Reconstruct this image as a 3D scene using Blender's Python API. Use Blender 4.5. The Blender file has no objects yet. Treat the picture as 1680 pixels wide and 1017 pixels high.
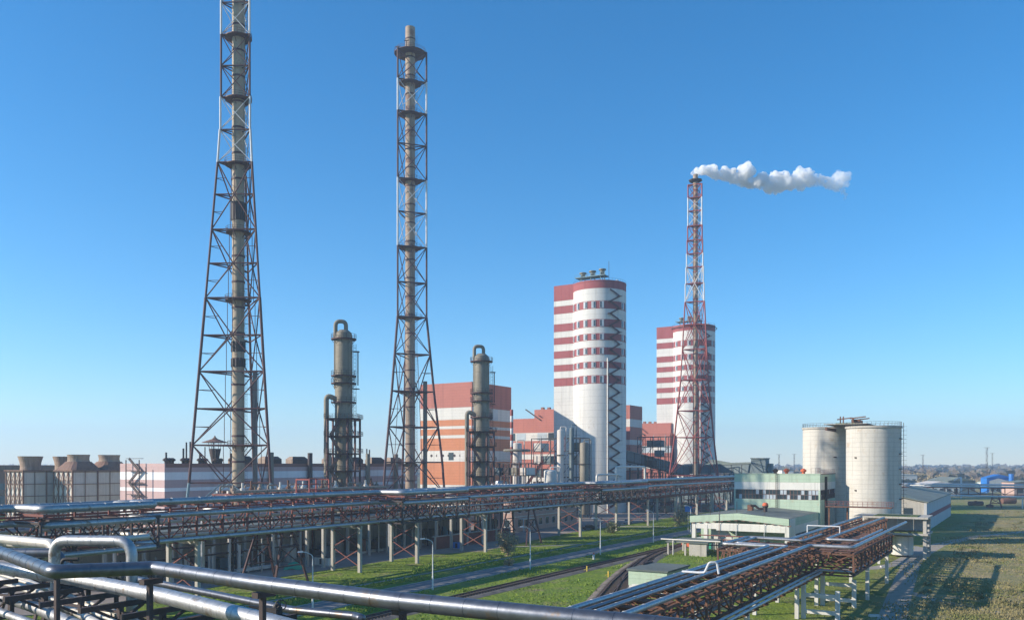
import bpy, bmesh, math, random
import numpy as np
from mathutils import Vector, Matrix, Euler, noise
random.seed(7)
SC = bpy.context.scene
COL = SC.collection
F, HY, CZ = 1400.0, 760.0, 21.0            # focal length and eye level in photo pixels, eye height in metres
# ------------------------------------------------------------------ camera, sky, sun, exposure
cam = bpy.data.objects.new('camera', bpy.data.cameras.new('camera'))
COL.objects.link(cam); SC.camera = cam
cam.location = (0, 0, CZ); cam.rotation_euler = (math.radians(90), 0, 0)
cam.data.sensor_width = 36; cam.data.lens = F / 1680 * 36
cam.data.shift_y = (HY - 508.5) / 1680
cam.data.clip_start = 0.5; cam.data.clip_end = 30000
SUN_EL, SUN_AZ = math.radians(23.5), math.radians(180 + 81.5)   # azimuth of the sun, clockwise from +Y
tosun = Vector((math.sin(SUN_AZ) * math.cos(SUN_EL), math.cos(SUN_AZ) * math.cos(SUN_EL), math.sin(SUN_EL)))
world = bpy.data.worlds.new('World'); SC.world = world; world.use_nodes = True
wn = world.node_tree; bg = wn.nodes['Background']
sky = wn.nodes.new('ShaderNodeTexSky'); sky.sky_type = 'NISHITA'; sky.sun_disc = False
sky.sun_elevation = SUN_EL; sky.sun_rotation = SUN_AZ
sky.altitude = 0; sky.air_density = 1.0; sky.dust_density = 0.0; sky.ozone_density = 6.0
hs = wn.nodes.new('ShaderNodeHueSaturation'); hs.inputs['Saturation'].default_value = 1.2; hs.inputs['Hue'].default_value = 0.495
wn.links.new(sky.outputs[0], hs.inputs['Color']); wn.links.new(hs.outputs[0], bg.inputs[0])
bg.inputs[1].default_value = 0.132
sl = bpy.data.lights.new('sun', 'SUN'); sl.energy = 4.9; sl.angle = math.radians(0.5); sl.color = (1.0, 0.90, 0.76)
so = bpy.data.objects.new('sun', sl); COL.objects.link(so)
so.rotation_euler = (-tosun).to_track_quat('-Z', 'Y').to_euler(); so.location = tosun * 400
vs = SC.view_settings
vs.view_transform = 'Standard'; vs.look = 'None'; vs.gamma = 1; vs.use_curve_mapping = False; vs.exposure = 0.58
SC.render.engine = 'CYCLES'
SC.cycles.volume_bounces = 16; SC.cycles.max_bounces = 8; SC.cycles.use_denoising = True

# ------------------------------------------------------------------ frames of reference
TH = math.radians(31.2)                    # the plant grid is turned 31.2 degrees from the view axis
US, UC = math.sin(TH), math.cos(TH)
U3, N3 = Vector((US, UC, 0)), Vector((UC, -US, 0))
def W(s, t, z=0.0): return Vector((s * US + t * UC, s * UC - t * US, z))       # s along the racks, t across
def WN(s, t, z=0.0): return W(t, s, z)                                         # s across, t along
def GP(x, y, z=0.0):
    d = (CZ - z) * F / (y - HY); return Vector(((x - 840) / F * d, d, z))
def ST(p): return p.x * US + p.y * UC, p.x * UC - p.y * US
def AT(x, d, z=0.0): return Vector(((x - 840) / F * d, d, z))

# ------------------------------------------------------------------ materials
MATS = {}
def mat(name, col, rough=0.7, metal=0.0, var=0.18, scale=0.6, bump=0.0, bscale=6.0, streak=None, rust=None, spec=0.4, two=None, grid=None):
    """procedural surface: base colour, two noises of tone, optional vertical streaks, stains, second colour and panel joints"""
    m = bpy.data.materials.new(name); m.use_nodes = True
    nt = m.node_tree; N = nt.nodes; L = nt.links; b = N['Principled BSDF']
    b.inputs['Roughness'].default_value = rough; b.inputs['Metallic'].default_value = metal
    b.inputs['Specular IOR Level'].default_value = spec
    geo = N.new('ShaderNodeNewGeometry'); pos = geo.outputs['Position']
    def nz(sc, det=4.0, vec=None, rg=0.55):
        n = N.new('ShaderNodeTexNoise'); n.inputs['Scale'].default_value = sc; n.inputs['Detail'].default_value = det
        n.inputs['Roughness'].default_value = rg; L.new(vec or pos, n.inputs['Vector']); return n.outputs['Fac']
    def ramp(fac, a, c, lo, hi):
        r = N.new('ShaderNodeValToRGB'); r.color_ramp.elements[0].position = a; r.color_ramp.elements[1].position = c
        r.color_ramp.elements[0].color = (*lo, 1); r.color_ramp.elements[1].color = (*hi, 1); L.new(fac, r.inputs[0]); return r.outputs[0]
    def mix(fac, a, c, mode='MIX'):
        x = N.new('ShaderNodeMix'); x.data_type = 'RGBA'; x.blend_type = mode
        for sock, v in ((x.inputs[0], fac), (x.inputs[6], a), (x.inputs[7], c)):
            if hasattr(v, 'links'): L.new(v, sock)
            elif isinstance(v, (int, float)): sock.default_value = v
            else: sock.default_value = (*v, 1)
        return x.outputs[2]
    dark = tuple(c * (1 - var) for c in col); lite = tuple(min(1, c * (1 + var)) for c in col)
    c = ramp(nz(scale), 0.3, 0.7, dark, lite)
    c = mix(0.5, c, ramp(nz(scale * 9, 3), 0.3, 0.7, dark, lite))
    if two: c = mix(ramp(nz(two[1], 6), two[2], two[2] + 0.12, (0, 0, 0), (1, 1, 1)), c, two[0])
    if streak:
        mp = N.new('ShaderNodeMapping'); mp.inputs['Scale'].default_value = (1.2, 1.2, 0.05); L.new(pos, mp.inputs[0])
        c = mix(ramp(nz(streak[1], 5, mp.outputs[0]), 0.52, 0.72, (0, 0, 0), (1, 1, 1)), c, tuple(a * streak[0] for a in col))
    if rust: c = mix(ramp(nz(rust[1], 6, None, 0.7), rust[2], rust[2] + 0.1, (0, 0, 0), (1, 1, 1)), c, rust[0])
    if grid:                                # fine joints of cladding: horizontal lines every grid[0] m
        sep = N.new('ShaderNodeSeparateXYZ'); L.new(pos, sep.inputs[0])
        f = N.new('ShaderNodeMath'); f.operation = 'FRACT'; dv = N.new('ShaderNodeMath'); dv.operation = 'DIVIDE'
        dv.inputs[1].default_value = grid[0]; L.new(sep.outputs[2], dv.inputs[0]); L.new(dv.outputs[0], f.inputs[0])
        lt = N.new('ShaderNodeMath'); lt.operation = 'LESS_THAN'; lt.inputs[1].default_value = grid[1]; L.new(f.outputs[0], lt.inputs[0])
        c = mix(lt.outputs[0], c, tuple(a * 0.6 for a in col))
    L.new(c, b.inputs['Base Color'])
    if bump:
        bp = N.new('ShaderNodeBump'); bp.inputs['Strength'].default_value = bump; bp.inputs['Distance'].default_value = 0.05
        L.new(nz(bscale, 4), bp.inputs['Height']); L.new(bp.outputs[0], b.inputs['Normal'])
    if metal > 0.3:
        r = N.new('ShaderNodeMapRange'); r.inputs['To Min'].default_value = rough * 0.75; r.inputs['To Max'].default_value = min(1, rough * 1.35)
        L.new(nz(1.7, 4), r.inputs[0]); L.new(r.outputs[0], b.inputs['Roughness'])
    MATS[name] = m; return m
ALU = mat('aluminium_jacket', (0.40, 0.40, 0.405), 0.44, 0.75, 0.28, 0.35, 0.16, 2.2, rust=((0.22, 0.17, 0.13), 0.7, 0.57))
ALUD = mat('stained_shade_jacket', (0.13, 0.14, 0.165), 0.36, 0.75, 0.3, 0.3, 0.16, 2.2, rust=((0.17, 0.13, 0.10), 0.5, 0.56))  # base darkened to stand in for shade on the big pipe, plus brown stains
ALUW = mat('bright_jacket', (0.58, 0.545, 0.49), 0.5, 0.35, 0.15, 0.5, 0.08, 3.0, rust=((0.42, 0.36, 0.30), 1.2, 0.62))
RED = mat('red_oxide_steel', (0.20, 0.066, 0.052), 0.75, 0, 0.35, 0.9, rust=((0.10, 0.045, 0.035), 2.0, 0.55))
RUST = mat('rusted_steel', (0.15, 0.072, 0.046), 0.85, 0, 0.4, 1.1, 0.2, 9, rust=((0.26, 0.12, 0.06), 1.6, 0.56))
DARK = mat('dark_steel', (0.055, 0.036, 0.034), 0.7, 0, 0.35, 0.9, rust=((0.12, 0.06, 0.045), 2.0, 0.6))
BLACK = mat('blackened_steel', (0.03, 0.028, 0.03), 0.6, 0, 0.3, 0.8)
MAST = mat('mast_red', (0.085, 0.036, 0.035), 0.65, 0, 0.3, 0.4, rust=((0.045, 0.024, 0.024), 1.0, 0.58))
MASTW = mat('mast_white', (0.56, 0.56, 0.56), 0.6, 0, 0.15, 0.4, rust=((0.35, 0.28, 0.25), 1.0, 0.64))
MAST3 = mat('mast_scarlet', (0.30, 0.065, 0.055), 0.65, 0, 0.25, 0.5, rust=((0.16, 0.05, 0.045), 1.0, 0.58))
TEAL = mat('teal_steel', (0.16, 0.25, 0.28), 0.65, 0, 0.25, 0.6)
FLUE = mat('flue_concrete', (0.36, 0.29, 0.21), 0.8, 0, 0.22, 0.25, 0.1, 4, streak=(0.62, 0.8), rust=((0.20, 0.14, 0.10), 0.5, 0.58))
FLUER = mat('flue_rusty', (0.33, 0.25, 0.185), 0.8, 0, 0.3, 0.3, 0.1, 4, streak=(0.55, 0.8), rust=((0.20, 0.115, 0.085), 0.35, 0.53))
COLM = mat('column_jacket', (0.225, 0.20, 0.155), 0.65, 0.1, 0.25, 0.3, 0.1, 3, streak=(0.55, 1.0))
CONC = mat('concrete', (0.42, 0.39, 0.34), 0.88, 0, 0.16, 0.5, 0.2, 8, streak=(0.65, 1.2), rust=((0.28, 0.25, 0.21), 0.8, 0.6))
CONCW = mat('whitewashed_concrete', (0.60, 0.58, 0.53), 0.88, 0, 0.12, 0.5, 0.1, 6, streak=(0.72, 1.0), rust=((0.40, 0.34, 0.28), 0.7, 0.64))
SILO = mat('silo_concrete', (0.53, 0.495, 0.435), 0.9, 0, 0.10, 0.3, 0.15, 5, streak=(0.72, 0.9), rust=((0.44, 0.36, 0.28), 0.25, 0.57), grid=(1.2, 0.05))
TWHITE = mat('tower_white', (0.63, 0.61, 0.57), 0.85, 0, 0.07, 0.12, streak=(0.80, 0.5), rust=((0.52, 0.47, 0.41), 0.15, 0.60), grid=(2.9, 0.03))
TRED = mat('tower_red', (0.31, 0.085, 0.088), 0.8, 0, 0.12, 0.2, streak=(0.75, 0.6))
ORED = mat('cladding_red', (0.42, 0.145, 0.11), 0.75, 0, 0.10, 0.15, streak=(0.8, 0.6), grid=(1.2, 0.04))
OORG = mat('cladding_orange', (0.55, 0.205, 0.095), 0.75, 0, 0.10, 0.15, streak=(0.8, 0.6), grid=(1.2, 0.04))
OWHT = mat('cladding_white', (0.64, 0.61, 0.56), 0.75, 0, 0.08, 0.15, streak=(0.82, 0.6), grid=(1.2, 0.04))
PINK = mat('cladding_dusky_pink', (0.52, 0.36, 0.34), 0.8, 0, 0.08, 0.2, streak=(0.85, 0.6))
PWHT = mat('cladding_pale', (0.80, 0.79, 0.78), 0.8, 0, 0.06, 0.2, streak=(0.88, 0.6))
BROWN = mat('parapet_brown', (0.24, 0.115, 0.085), 0.8, 0, 0.12, 0.2)
GREEN = mat('mint_render', (0.41, 0.51, 0.385), 0.85, 0, 0.09, 0.25, 0.1, 5, streak=(0.78, 0.8), rust=((0.42, 0.38, 0.26), 0.35, 0.60), grid=(1.2, 0.03))
GWHT = mat('white_render', (0.66, 0.64, 0.58), 0.85, 0, 0.08, 0.3, 0.1, 5, streak=(0.75, 0.9), rust=((0.50, 0.44, 0.36), 0.6, 0.62))
ROOF = mat('bitumen_roof', (0.115, 0.135, 0.125), 0.9, 0, 0.25, 0.2, 0.2, 4, two=((0.20, 0.21, 0.18), 0.12, 0.52))
ROOFG = mat('corrugated_roof', (0.17, 0.19, 0.16), 0.8, 0, 0.2, 0.15, 0.2, 4, two=((0.22, 0.26, 0.19), 0.1, 0.55))
GLASS = mat('window_glass', (0.035, 0.05, 0.06), 0.12, 0.0, 0.4, 0.5, spec=0.7)
FRAME = mat('window_frame', (0.20, 0.12, 0.10), 0.7)
WFRAME = mat('pale_frame', (0.55, 0.56, 0.56), 0.6)
PALEW = mat('pale_window', (0.42, 0.47, 0.50), 0.3, 0, 0.2, 0.5)
FAN = mat('timber_fan_stack', (0.34, 0.245, 0.18), 0.85, 0, 0.25, 0.5, streak=(0.5, 1.5))
FAND = mat('timber_skirt', (0.20, 0.115, 0.085), 0.85, 0, 0.3, 0.5, streak=(0.6, 1.5))
PANEL = mat('cooling_panel', (0.62, 0.56, 0.50), 0.8, 0, 0.12, 0.5, streak=(0.7, 1.2))
GALV = mat('conveyor_sheet', (0.15, 0.19, 0.20), 0.7, 0.2, 0.2, 0.2, streak=(0.7, 0.8))
BRICK = mat('pink_plaster', (0.50, 0.34, 0.28), 0.85, 0, 0.12, 0.3, streak=(0.8, 0.8))
ASPH = mat('asphalt', (0.16, 0.16, 0.165), 0.9, 0, 0.15, 0.15, 0.2, 8, two=((0.21, 0.205, 0.20), 0.1, 0.5))
YARD = mat('yard_paving', (0.24, 0.20, 0.175), 0.92, 0, 0.2, 0.06, 0.2, 5, two=((0.32, 0.27, 0.23), 0.07, 0.5))
BALL = mat('ballast', (0.19, 0.155, 0.125), 0.95, 0, 0.3, 0.3, 0.6, 14, two=((0.12, 0.095, 0.08), 0.25, 0.5))
TIE = mat('sleeper_wood', (0.07, 0.05, 0.042), 0.9, 0, 0.3, 2)
RAIL = mat('rail_steel', (0.15, 0.09, 0.07), 0.5, 0.5, 0.3, 1)
LAMPM = mat('lamp_metal', (0.62, 0.62, 0.60), 0.45, 0.3, 0.1, 1)
BLUE = mat('blue_sheet', (0.02, 0.16, 0.50), 0.5, 0, 0.12, 0.2)
ORANGE = mat('orange_hood', (0.62, 0.13, 0.05), 0.6, 0, 0.2, 1)
TARP = mat('green_tarp', (0.03, 0.32, 0.20), 0.7, 0, 0.2, 1)
BARK = mat('bark', (0.10, 0.075, 0.055), 0.9, 0, 0.3, 3)
LEAFB = mat('autumn_leaf', (0.34, 0.26, 0.13), 0.8, 0, 0.35, 0.8)
LEAFG = mat('scrub_leaf', (0.09, 0.105, 0.04), 0.8, 0, 0.4, 0.6)
WOOD = mat('distant_wood', (0.155, 0.12, 0.085), 0.9, 0, 0.35, 0.02, two=((0.11, 0.11, 0.06), 0.01, 0.5))

# ------------------------------------------------------------------ builders
def base_mesh(kind, m, _c={}):
    k = (kind, m.name)
    if k in _c: return _c[k]
    me = bpy.data.meshes.new(kind + '_' + m.name); bm = bmesh.new()
    if kind == 'box': bmesh.ops.create_cube(bm, size=1)
    else:
        n = int(kind[3:]); bmesh.ops.create_cone(bm, cap_ends=True, segments=n, radius1=1, radius2=1, depth=1)
        for f in bm.faces: f.smooth = len(f.verts) == 4
    bm.to_mesh(me); bm.free()
    if kind != 'box':
        for e in me.edges: pass
    me.materials.append(m); _c[k] = me; return me
WM = {}
def link(name, data, M, parent):
    o = bpy.data.objects.new(name, data); COL.objects.link(o)
    o.matrix_basis = M; WM[o] = M
    if parent is not None:
        o.parent = parent; o.matrix_parent_inverse = WM[parent].inverted()
    return o
def tag(o, label=None, cat=None, group=None, kind=None):
    for k, v in (('label', label), ('category', cat), ('group', group), ('kind', kind)):
        if v: o[k] = v
    return o
def thing(name, label, cat, loc=(0, 0, 0), group=None):
    return tag(link(name, None, Matrix.Translation(Vector(loc)), None), label, cat, group)
def box(name, c, size, m, parent=None, ang=0.0):
    M = Matrix.Translation(Vector(c)) @ Matrix.Rotation(ang, 4, 'Z') @ Matrix.Diagonal((*size, 1))
    return link(name, base_mesh('box', m), M, parent)
GA = -TH                                   # grid angle: local y along u, local x along n
def gbox(name, s0, s1, t0, t1, z0, z1, m, parent=None):
    return box(name, W((s0 + s1) / 2, (t0 + t1) / 2, (z0 + z1) / 2), (abs(t1 - t0), abs(s1 - s0), z1 - z0), m, parent, GA)
def axis_M(p, q, a, b, roll=0.0):
    p, q = Vector(p), Vector(q); d = q - p; L = d.length
    R = d.to_track_quat('Z', 'Y').to_matrix().to_4x4()
    if abs(d.normalized().z) > 0.999: R = Matrix.Rotation(roll, 4, 'Z')
    return Matrix.Translation((p + q) / 2) @ R @ Matrix.Diagonal((a, b, L, 1))
def bar(name, p, q, w, m, parent=None, h=None, roll=GA):
    return link(name, base_mesh('box', m), axis_M(p, q, w, h or w, roll), parent)
def rod(name, p, q, r, m, parent=None, n=10):
    return link(name, base_mesh('rod%d' % n, m), axis_M(p, q, r, r), parent)
def mesh(name, v, f, m, parent=None, smooth=False, fm=None, M=None):
    me = bpy.data.meshes.new(name); me.from_pydata([tuple(x) for x in v], [], f)
    for x in (m if isinstance(m, (list, tuple)) else [m]): me.materials.append(x)
    if fm: me.polygons.foreach_set('material_index', fm)
    if smooth: me.polygons.foreach_set('use_smooth', [True] * len(me.polygons))
    me.update()
    return link(name, me, M or Matrix.Identity(4), parent)
def lathe(name, c, prof, m, parent=None, n=24, a0=0.0, a1=2 * math.pi, caps=True, smooth=True):
    """surface of revolution round a vertical axis at c; prof = [(r, z)] from below"""
    full = abs(a1 - a0 - 2 * math.pi) < 1e-4; k = n if full else n + 1
    v = []; f = []
    for r, z in prof:
        for i in range(k):
            a = a0 + (a1 - a0) * i / n; v.append((c[0] + r * math.cos(a), c[1] + r * math.sin(a), c[2] + z))
    for j in range(len(prof) - 1):
        for i in range(n):
            i2 = (i + 1) % k; f.append((j * k + i, j * k + i2, (j + 1) * k + i2, (j + 1) * k + i))
    nf = len(f)
    if caps and full: f += [tuple(range(k))[::-1], tuple(range((len(prof) - 1) * k, len(prof) * k))]
    o = mesh(name, v, f, m, parent)
    if smooth:
        o.data.polygons.foreach_set('use_smooth', [i < nf for i in range(len(f))]); o.data.set_sharp_from_angle(angle=math.radians(30))
    return o
def fillet(pts, rad):
    pts = [Vector(p) for p in pts]; out = [pts[0]]
    for a, b, c in zip(pts, pts[1:], pts[2:]):
        d1, d2 = (a - b), (c - b); l1, l2 = d1.length, d2.length; d1.normalize(); d2.normalize()
        ang = math.acos(max(-1, min(1, d1.dot(d2))))
        if ang > 3.05: out.append(b); continue
        t = min(rad / math.tan(ang / 2), l1 * 0.48, l2 * 0.48)
        p1, p2 = b + d1 * t, b + d2 * t; k = 6
        for i in range(k + 1):
            x = i / k; out.append(p1 * (1 - x) ** 2 + b * 2 * x * (1 - x) + p2 * x ** 2)
    return out + [pts[-1]]
def tube(name, pts, r, m, parent=None, n=14, rad=None, seam=0.0, lip=0.014):
    """pipe along a polyline with round elbows; seam > 0 lays a raised jacket joint every seam metres"""
    P = fillet(pts, rad if rad is not None else r * 2.6)
    if seam:
        Q = []; acc = seam * 0.4
        for a, b in zip(P, P[1:]):
            L = (b - a).length; d = (b - a) / max(L, 1e-6); Q.append((a, r)); x = seam - acc
            while x < L - 0.12:
                for o_, rr in ((0, r), (0.004, r + lip), (0.10, r + lip), (0.104, r)): Q.append((a + d * (x + o_), rr))
                x += seam
            acc = (acc + L) % seam
        Q.append((P[-1], r))
    else: Q = [(p, r) for p in P]
    v = []; f = []; up = None; K = len(Q)
    for i, (p, rr) in enumerate(Q):
        a = Q[max(i - 1, 0)][0]; b = Q[min(i + 1, K - 1)][0]
        t = (b - a).normalized() if (b - a).length > 1e-9 else t
        if up is None: up = Vector((0, 0, 1)) if abs(t.z) < 0.9 else Vector((1, 0, 0))
        x = up.cross(t)
        if x.length < 1e-4: x = Vector((1, 0, 0)).cross(t)
        x.normalize(); up = t.cross(x).normalized()
        for j in range(n):
            an = 2 * math.pi * j / n; v.append(p + (x * math.cos(an) + up * math.sin(an)) * rr)
    for i in range(K - 1):
        for j in range(n): f.append((i * n + j, i * n + (j + 1) % n, (i + 1) * n + (j + 1) % n, (i + 1) * n + j))
    nf = len(f); f += [tuple(range(n))[::-1], tuple(range((K - 1) * n, K * n))]
    o = mesh(name, v, f, m, parent)
    o.data.polygons.foreach_set('use_smooth', [i < nf for i in range(len(f))]); o.data.set_sharp_from_angle(angle=math.radians(30))
    return o
BOXF = [(0, 3, 2, 1), (4, 5, 6, 7), (0, 1, 5, 4), (1, 2, 6, 5), (2, 3, 7, 6), (3, 0, 4, 7)]
class Bars:
    """collects the members of one thing by part name; up to `most` of each nearest the camera become parts, the rest one joined part"""
    def __init__(self, th): self.th = th; self.d = {}
    def add(self, part, p, q, w, m, h=None): self.d.setdefault(part, []).append((Vector(p), Vector(q), w, h or w, m))
    def done(self, most=300):
        eye = Vector((0, 0, CZ))
        for part, L in self.d.items():
            L.sort(key=lambda x: ((x[0] + x[1]) / 2 - eye).length)
            for p, q, w, h, m in L[:most]: bar(part, p, q, w, m, self.th, h)
            rest = L[most:]
            if rest:
                v = []; f = []
                for p, q, w, h, m in rest:
                    M = axis_M(p, q, w, h, GA); k = len(v)
                    v += [M @ Vector(c) for c in ((-.5, -.5, -.5), (.5, -.5, -.5), (.5, .5, -.5), (-.5, .5, -.5), (-.5, -.5, .5), (.5, -.5, .5), (.5, .5, .5), (-.5, .5, .5))]
                    f += [tuple(k + i for i in q_) for q_ in BOXF]
                tag(mesh('far_' + part, v, f, rest[0][4], self.th), kind='stuff')
def joined(name, bars, m, parent=None, kind='stuff'):
    v = []; f = []
    for p, q, w, h in bars:
        M = axis_M(p, q, w, h, GA); k = len(v)
        v += [M @ Vector(c) for c in ((-.5, -.5, -.5), (.5, -.5, -.5), (.5, .5, -.5), (-.5, .5, -.5), (-.5, -.5, .5), (.5, -.5, .5), (.5, .5, .5), (-.5, .5, .5))]
        f += [tuple(k + i for i in q_) for q_ in BOXF]
    return tag(mesh(name, v, f, m, parent), kind=kind)
def dup(root, delta, label=None, group=None, ang=0.0):
    """copy of a thing with its parts and sub-parts, moved by delta and turned about its base"""
    r = root.copy(); COL.objects.link(r)
    M = Matrix.Translation(delta) @ WM[root] @ Matrix.Rotation(ang, 4, 'Z'); r.matrix_basis = M; WM[r] = M
    if label: r['label'] = label
    if group: r['group'] = group
    for ch in [o for o in WM if o.parent == root]:
        c = ch.copy(); COL.objects.link(c); c.parent = r
        for g in ch.children:
            d = g.copy(); COL.objects.link(d); d.parent = c
    return r
def sheet(name, pts, z, m, label=None):
    o = mesh(name, [(p.x, p.y, z) for p in pts], [tuple(range(len(pts)))], m); tag(o, label, kind='structure'); return o
def strip(name, line, w, z, m):
    """flat ribbon of width w along a ground polyline"""
    L = [Vector((p.x, p.y, 0)) for p in line]; v = []
    for i, p in enumerate(L):
        t = (L[min(i + 1, len(L) - 1)] - L[max(i - 1, 0)]).normalized(); s = Vector((t.y, -t.x, 0)) * w / 2
        v += [(*(p + s).xy, z), (*(p - s).xy, z)]
    return tag(mesh(name, v, [(2 * i, 2 * i + 2, 2 * i + 3, 2 * i + 1) for i in range(len(L) - 1)], m), kind='structure')
def rail_fence(th, pts, h, m, step=1.5, name='railing'):
    b = []
    for a, c in zip(pts, pts[1:]):
        a, c = Vector(a), Vector(c); n = max(1, int((c - a).length / step))
        for i in range(n + 1): p = a.lerp(c, i / n); b.append((p, p + Vector((0, 0, h)), .05, .05))
        for z in (h, h * .5): b.append((a + Vector((0, 0, z)), c + Vector((0, 0, z)), .05, .05))
    return joined(name, b, m, th, None)
# ------------------------------------------------------------------ ground, roads, tracks
def ground_material():
    m = bpy.data.materials.new('grassland'); m.use_nodes = True
    nt = m.node_tree; N = nt.nodes; L = nt.links; b = N['Principled BSDF']
    b.inputs['Roughness'].default_value = 0.95; b.inputs['Specular IOR Level'].default_value = 0.15
    pos = N.new('ShaderNodeNewGeometry').outputs['Position']
    def nz(sc, det=5, rg=0.6):
        n = N.new('ShaderNodeTexNoise'); n.inputs['Scale'].default_value = sc; n.inputs['Detail'].default_value = det; n.inputs['Roughness'].default_value = rg
        L.new(pos, n.inputs['Vector']); return n.outputs['Fac']
    def mth(op, a, c):
        x = N.new('ShaderNodeMath'); x.operation = op
        for s_, v in ((x.inputs[0], a), (x.inputs[1], c)):
            if hasattr(v, 'links'): L.new(v, s_)
            else: s_.default_value = v
        return x.outputs[0]
    def rng(f, a, c, lo=0.0, hi=1.0):
        r = N.new('ShaderNodeMapRange'); L.new(f, r.inputs[0])
        for i, v in zip((1, 2, 3, 4), (a, c, lo, hi)): r.inputs[i].default_value = v
        return r.outputs[0]
    def mix(f, a, c):
        x = N.new('ShaderNodeMix'); x.data_type = 'RGBA'; L.new(f, x.inputs[0])
        for s_, v in ((x.inputs[6], a), (x.inputs[7], c)):
            if hasattr(v, 'links'): L.new(v, s_)
            else: s_.default_value = (*v, 1)
        return x.outputs[2]
    green = mix(rng(nz(0.9), 0.35, 0.65), (0.135, 0.20, 0.02), (0.27, 0.33, 0.045))
    green = mix(rng(nz(0.2), 0.45, 0.6), green, (0.15, 0.22, 0.035))
    green = mix(rng(nz(5, 3), 0.45, 0.75), green, (0.085, 0.15, 0.018))
    green = mix(rng(nz(0.11, 8, 0.7), 0.53, 0.66), green, (0.24, 0.215, 0.10))
    dry = mix(rng(nz(0.16, 6), 0.32, 0.55), (0.20, 0.20, 0.06), (0.36, 0.285, 0.155))
    dry = mix(rng(nz(2.2, 4), 0.4, 0.7), dry, (0.26, 0.215, 0.10))
    dry = mix(rng(nz(0.05, 6), 0.50, 0.62), dry, (0.22, 0.225, 0.075))
    sx = N.new('ShaderNodeSeparateXYZ'); L.new(pos, sx.inputs[0])
    t = mth('SUBTRACT', mth('MULTIPLY', sx.outputs[0], UC), mth('MULTIPLY', sx.outputs[1], US))
    edge = mth('ADD', t, mth('MULTIPLY', nz(0.05), 26.0))
    far = rng(sx.outputs[1], 330, 520)
    mask = mth('MAXIMUM', rng(edge, -18, 0), far)
    green = mix(rng(nz(0.33, 8, 0.72), 0.60, 0.68), green, (0.20, 0.16, 0.105))
    dry = mix(rng(nz(0.09, 7, 0.65), 0.56, 0.64), dry, (0.12, 0.15, 0.04))
    c = mix(mask, green, dry)
    farland = mix(rng(nz(0.012, 5), 0.4, 0.6), (0.15, 0.13, 0.075), (0.10, 0.11, 0.05))
    c = mix(rng(sx.outputs[1], 600, 1000), c, farland)
    L.new(c, b.inputs['Base Color'])
    bp = N.new('ShaderNodeBump'); bp.inputs['Strength'].default_value = 1.0; bp.inputs['Distance'].default_value = 0.5
    L.new(mth('ADD', nz(1.6, 6), mth('MULTIPLY', nz(0.25, 4), 1.5)), bp.inputs['Height']); L.new(bp.outputs[0], b.inputs['Normal'])
    return m
GRASS = ground_material()
R_ = 3900
g = mesh('ground', [(-R_, -900, 0), (R_, -900, 0), (R_, R_, 0), (-R_, R_, 0)], [(0, 1, 2, 3)], GRASS); tag(g, kind='structure')
# asphalt road along the plant, with low kerbs
def kerb(name, s0, s1, t): return tag(gbox(name, s0, s1, t - .08, t + .08, -.05, .13, CONC), kind='structure')
rd = sheet('road', [W(-40, -91.8), W(-40, -86.2), W(420, -86.2), W(420, -91.8)], 0.03, ASPH)
kerb('kerb', -40, 420, -86.1); kerb('kerb', -40, 420, -91.9)
DIRT = mat('dirt_path', (0.34, 0.285, 0.225), 0.95, 0, 0.2, 0.3, 0.3, 8, two=((0.22, 0.2, 0.13), 0.3, 0.55))
PAVE = mat('pale_paving', (0.31, 0.285, 0.255), 0.92, 0, 0.15, 0.2, 0.2, 6, two=((0.24, 0.22, 0.20), 0.15, 0.52))
strip('path', [W(s, -98.8 + 0.25 * math.sin(s / 9)) for s in range(30, 330, 6)], 0.95, 0.012, PAVE)
strip('path', [W(178, -118), W(188, -108), W(200, -99), W(205, -92)], 1.6, 0.016, PAVE)
strip('path', [W(262, -118), W(268, -104), W(271, -92)], 3.2, 0.016, PAVE)
sheet('yard', [W(-30, -230), W(-30, -118.5), W(158, -118.5), W(172, -112), W(226, -119), W(420, -119), W(420, -230)], 0.008, YARD)
sheet('yard', [W(420, -118), W(420, -60), W(245, -60), W(245, -36), W(420, -36), W(640, -60), W(640, -420), W(420, -420)], 0.006, YARD)
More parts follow.
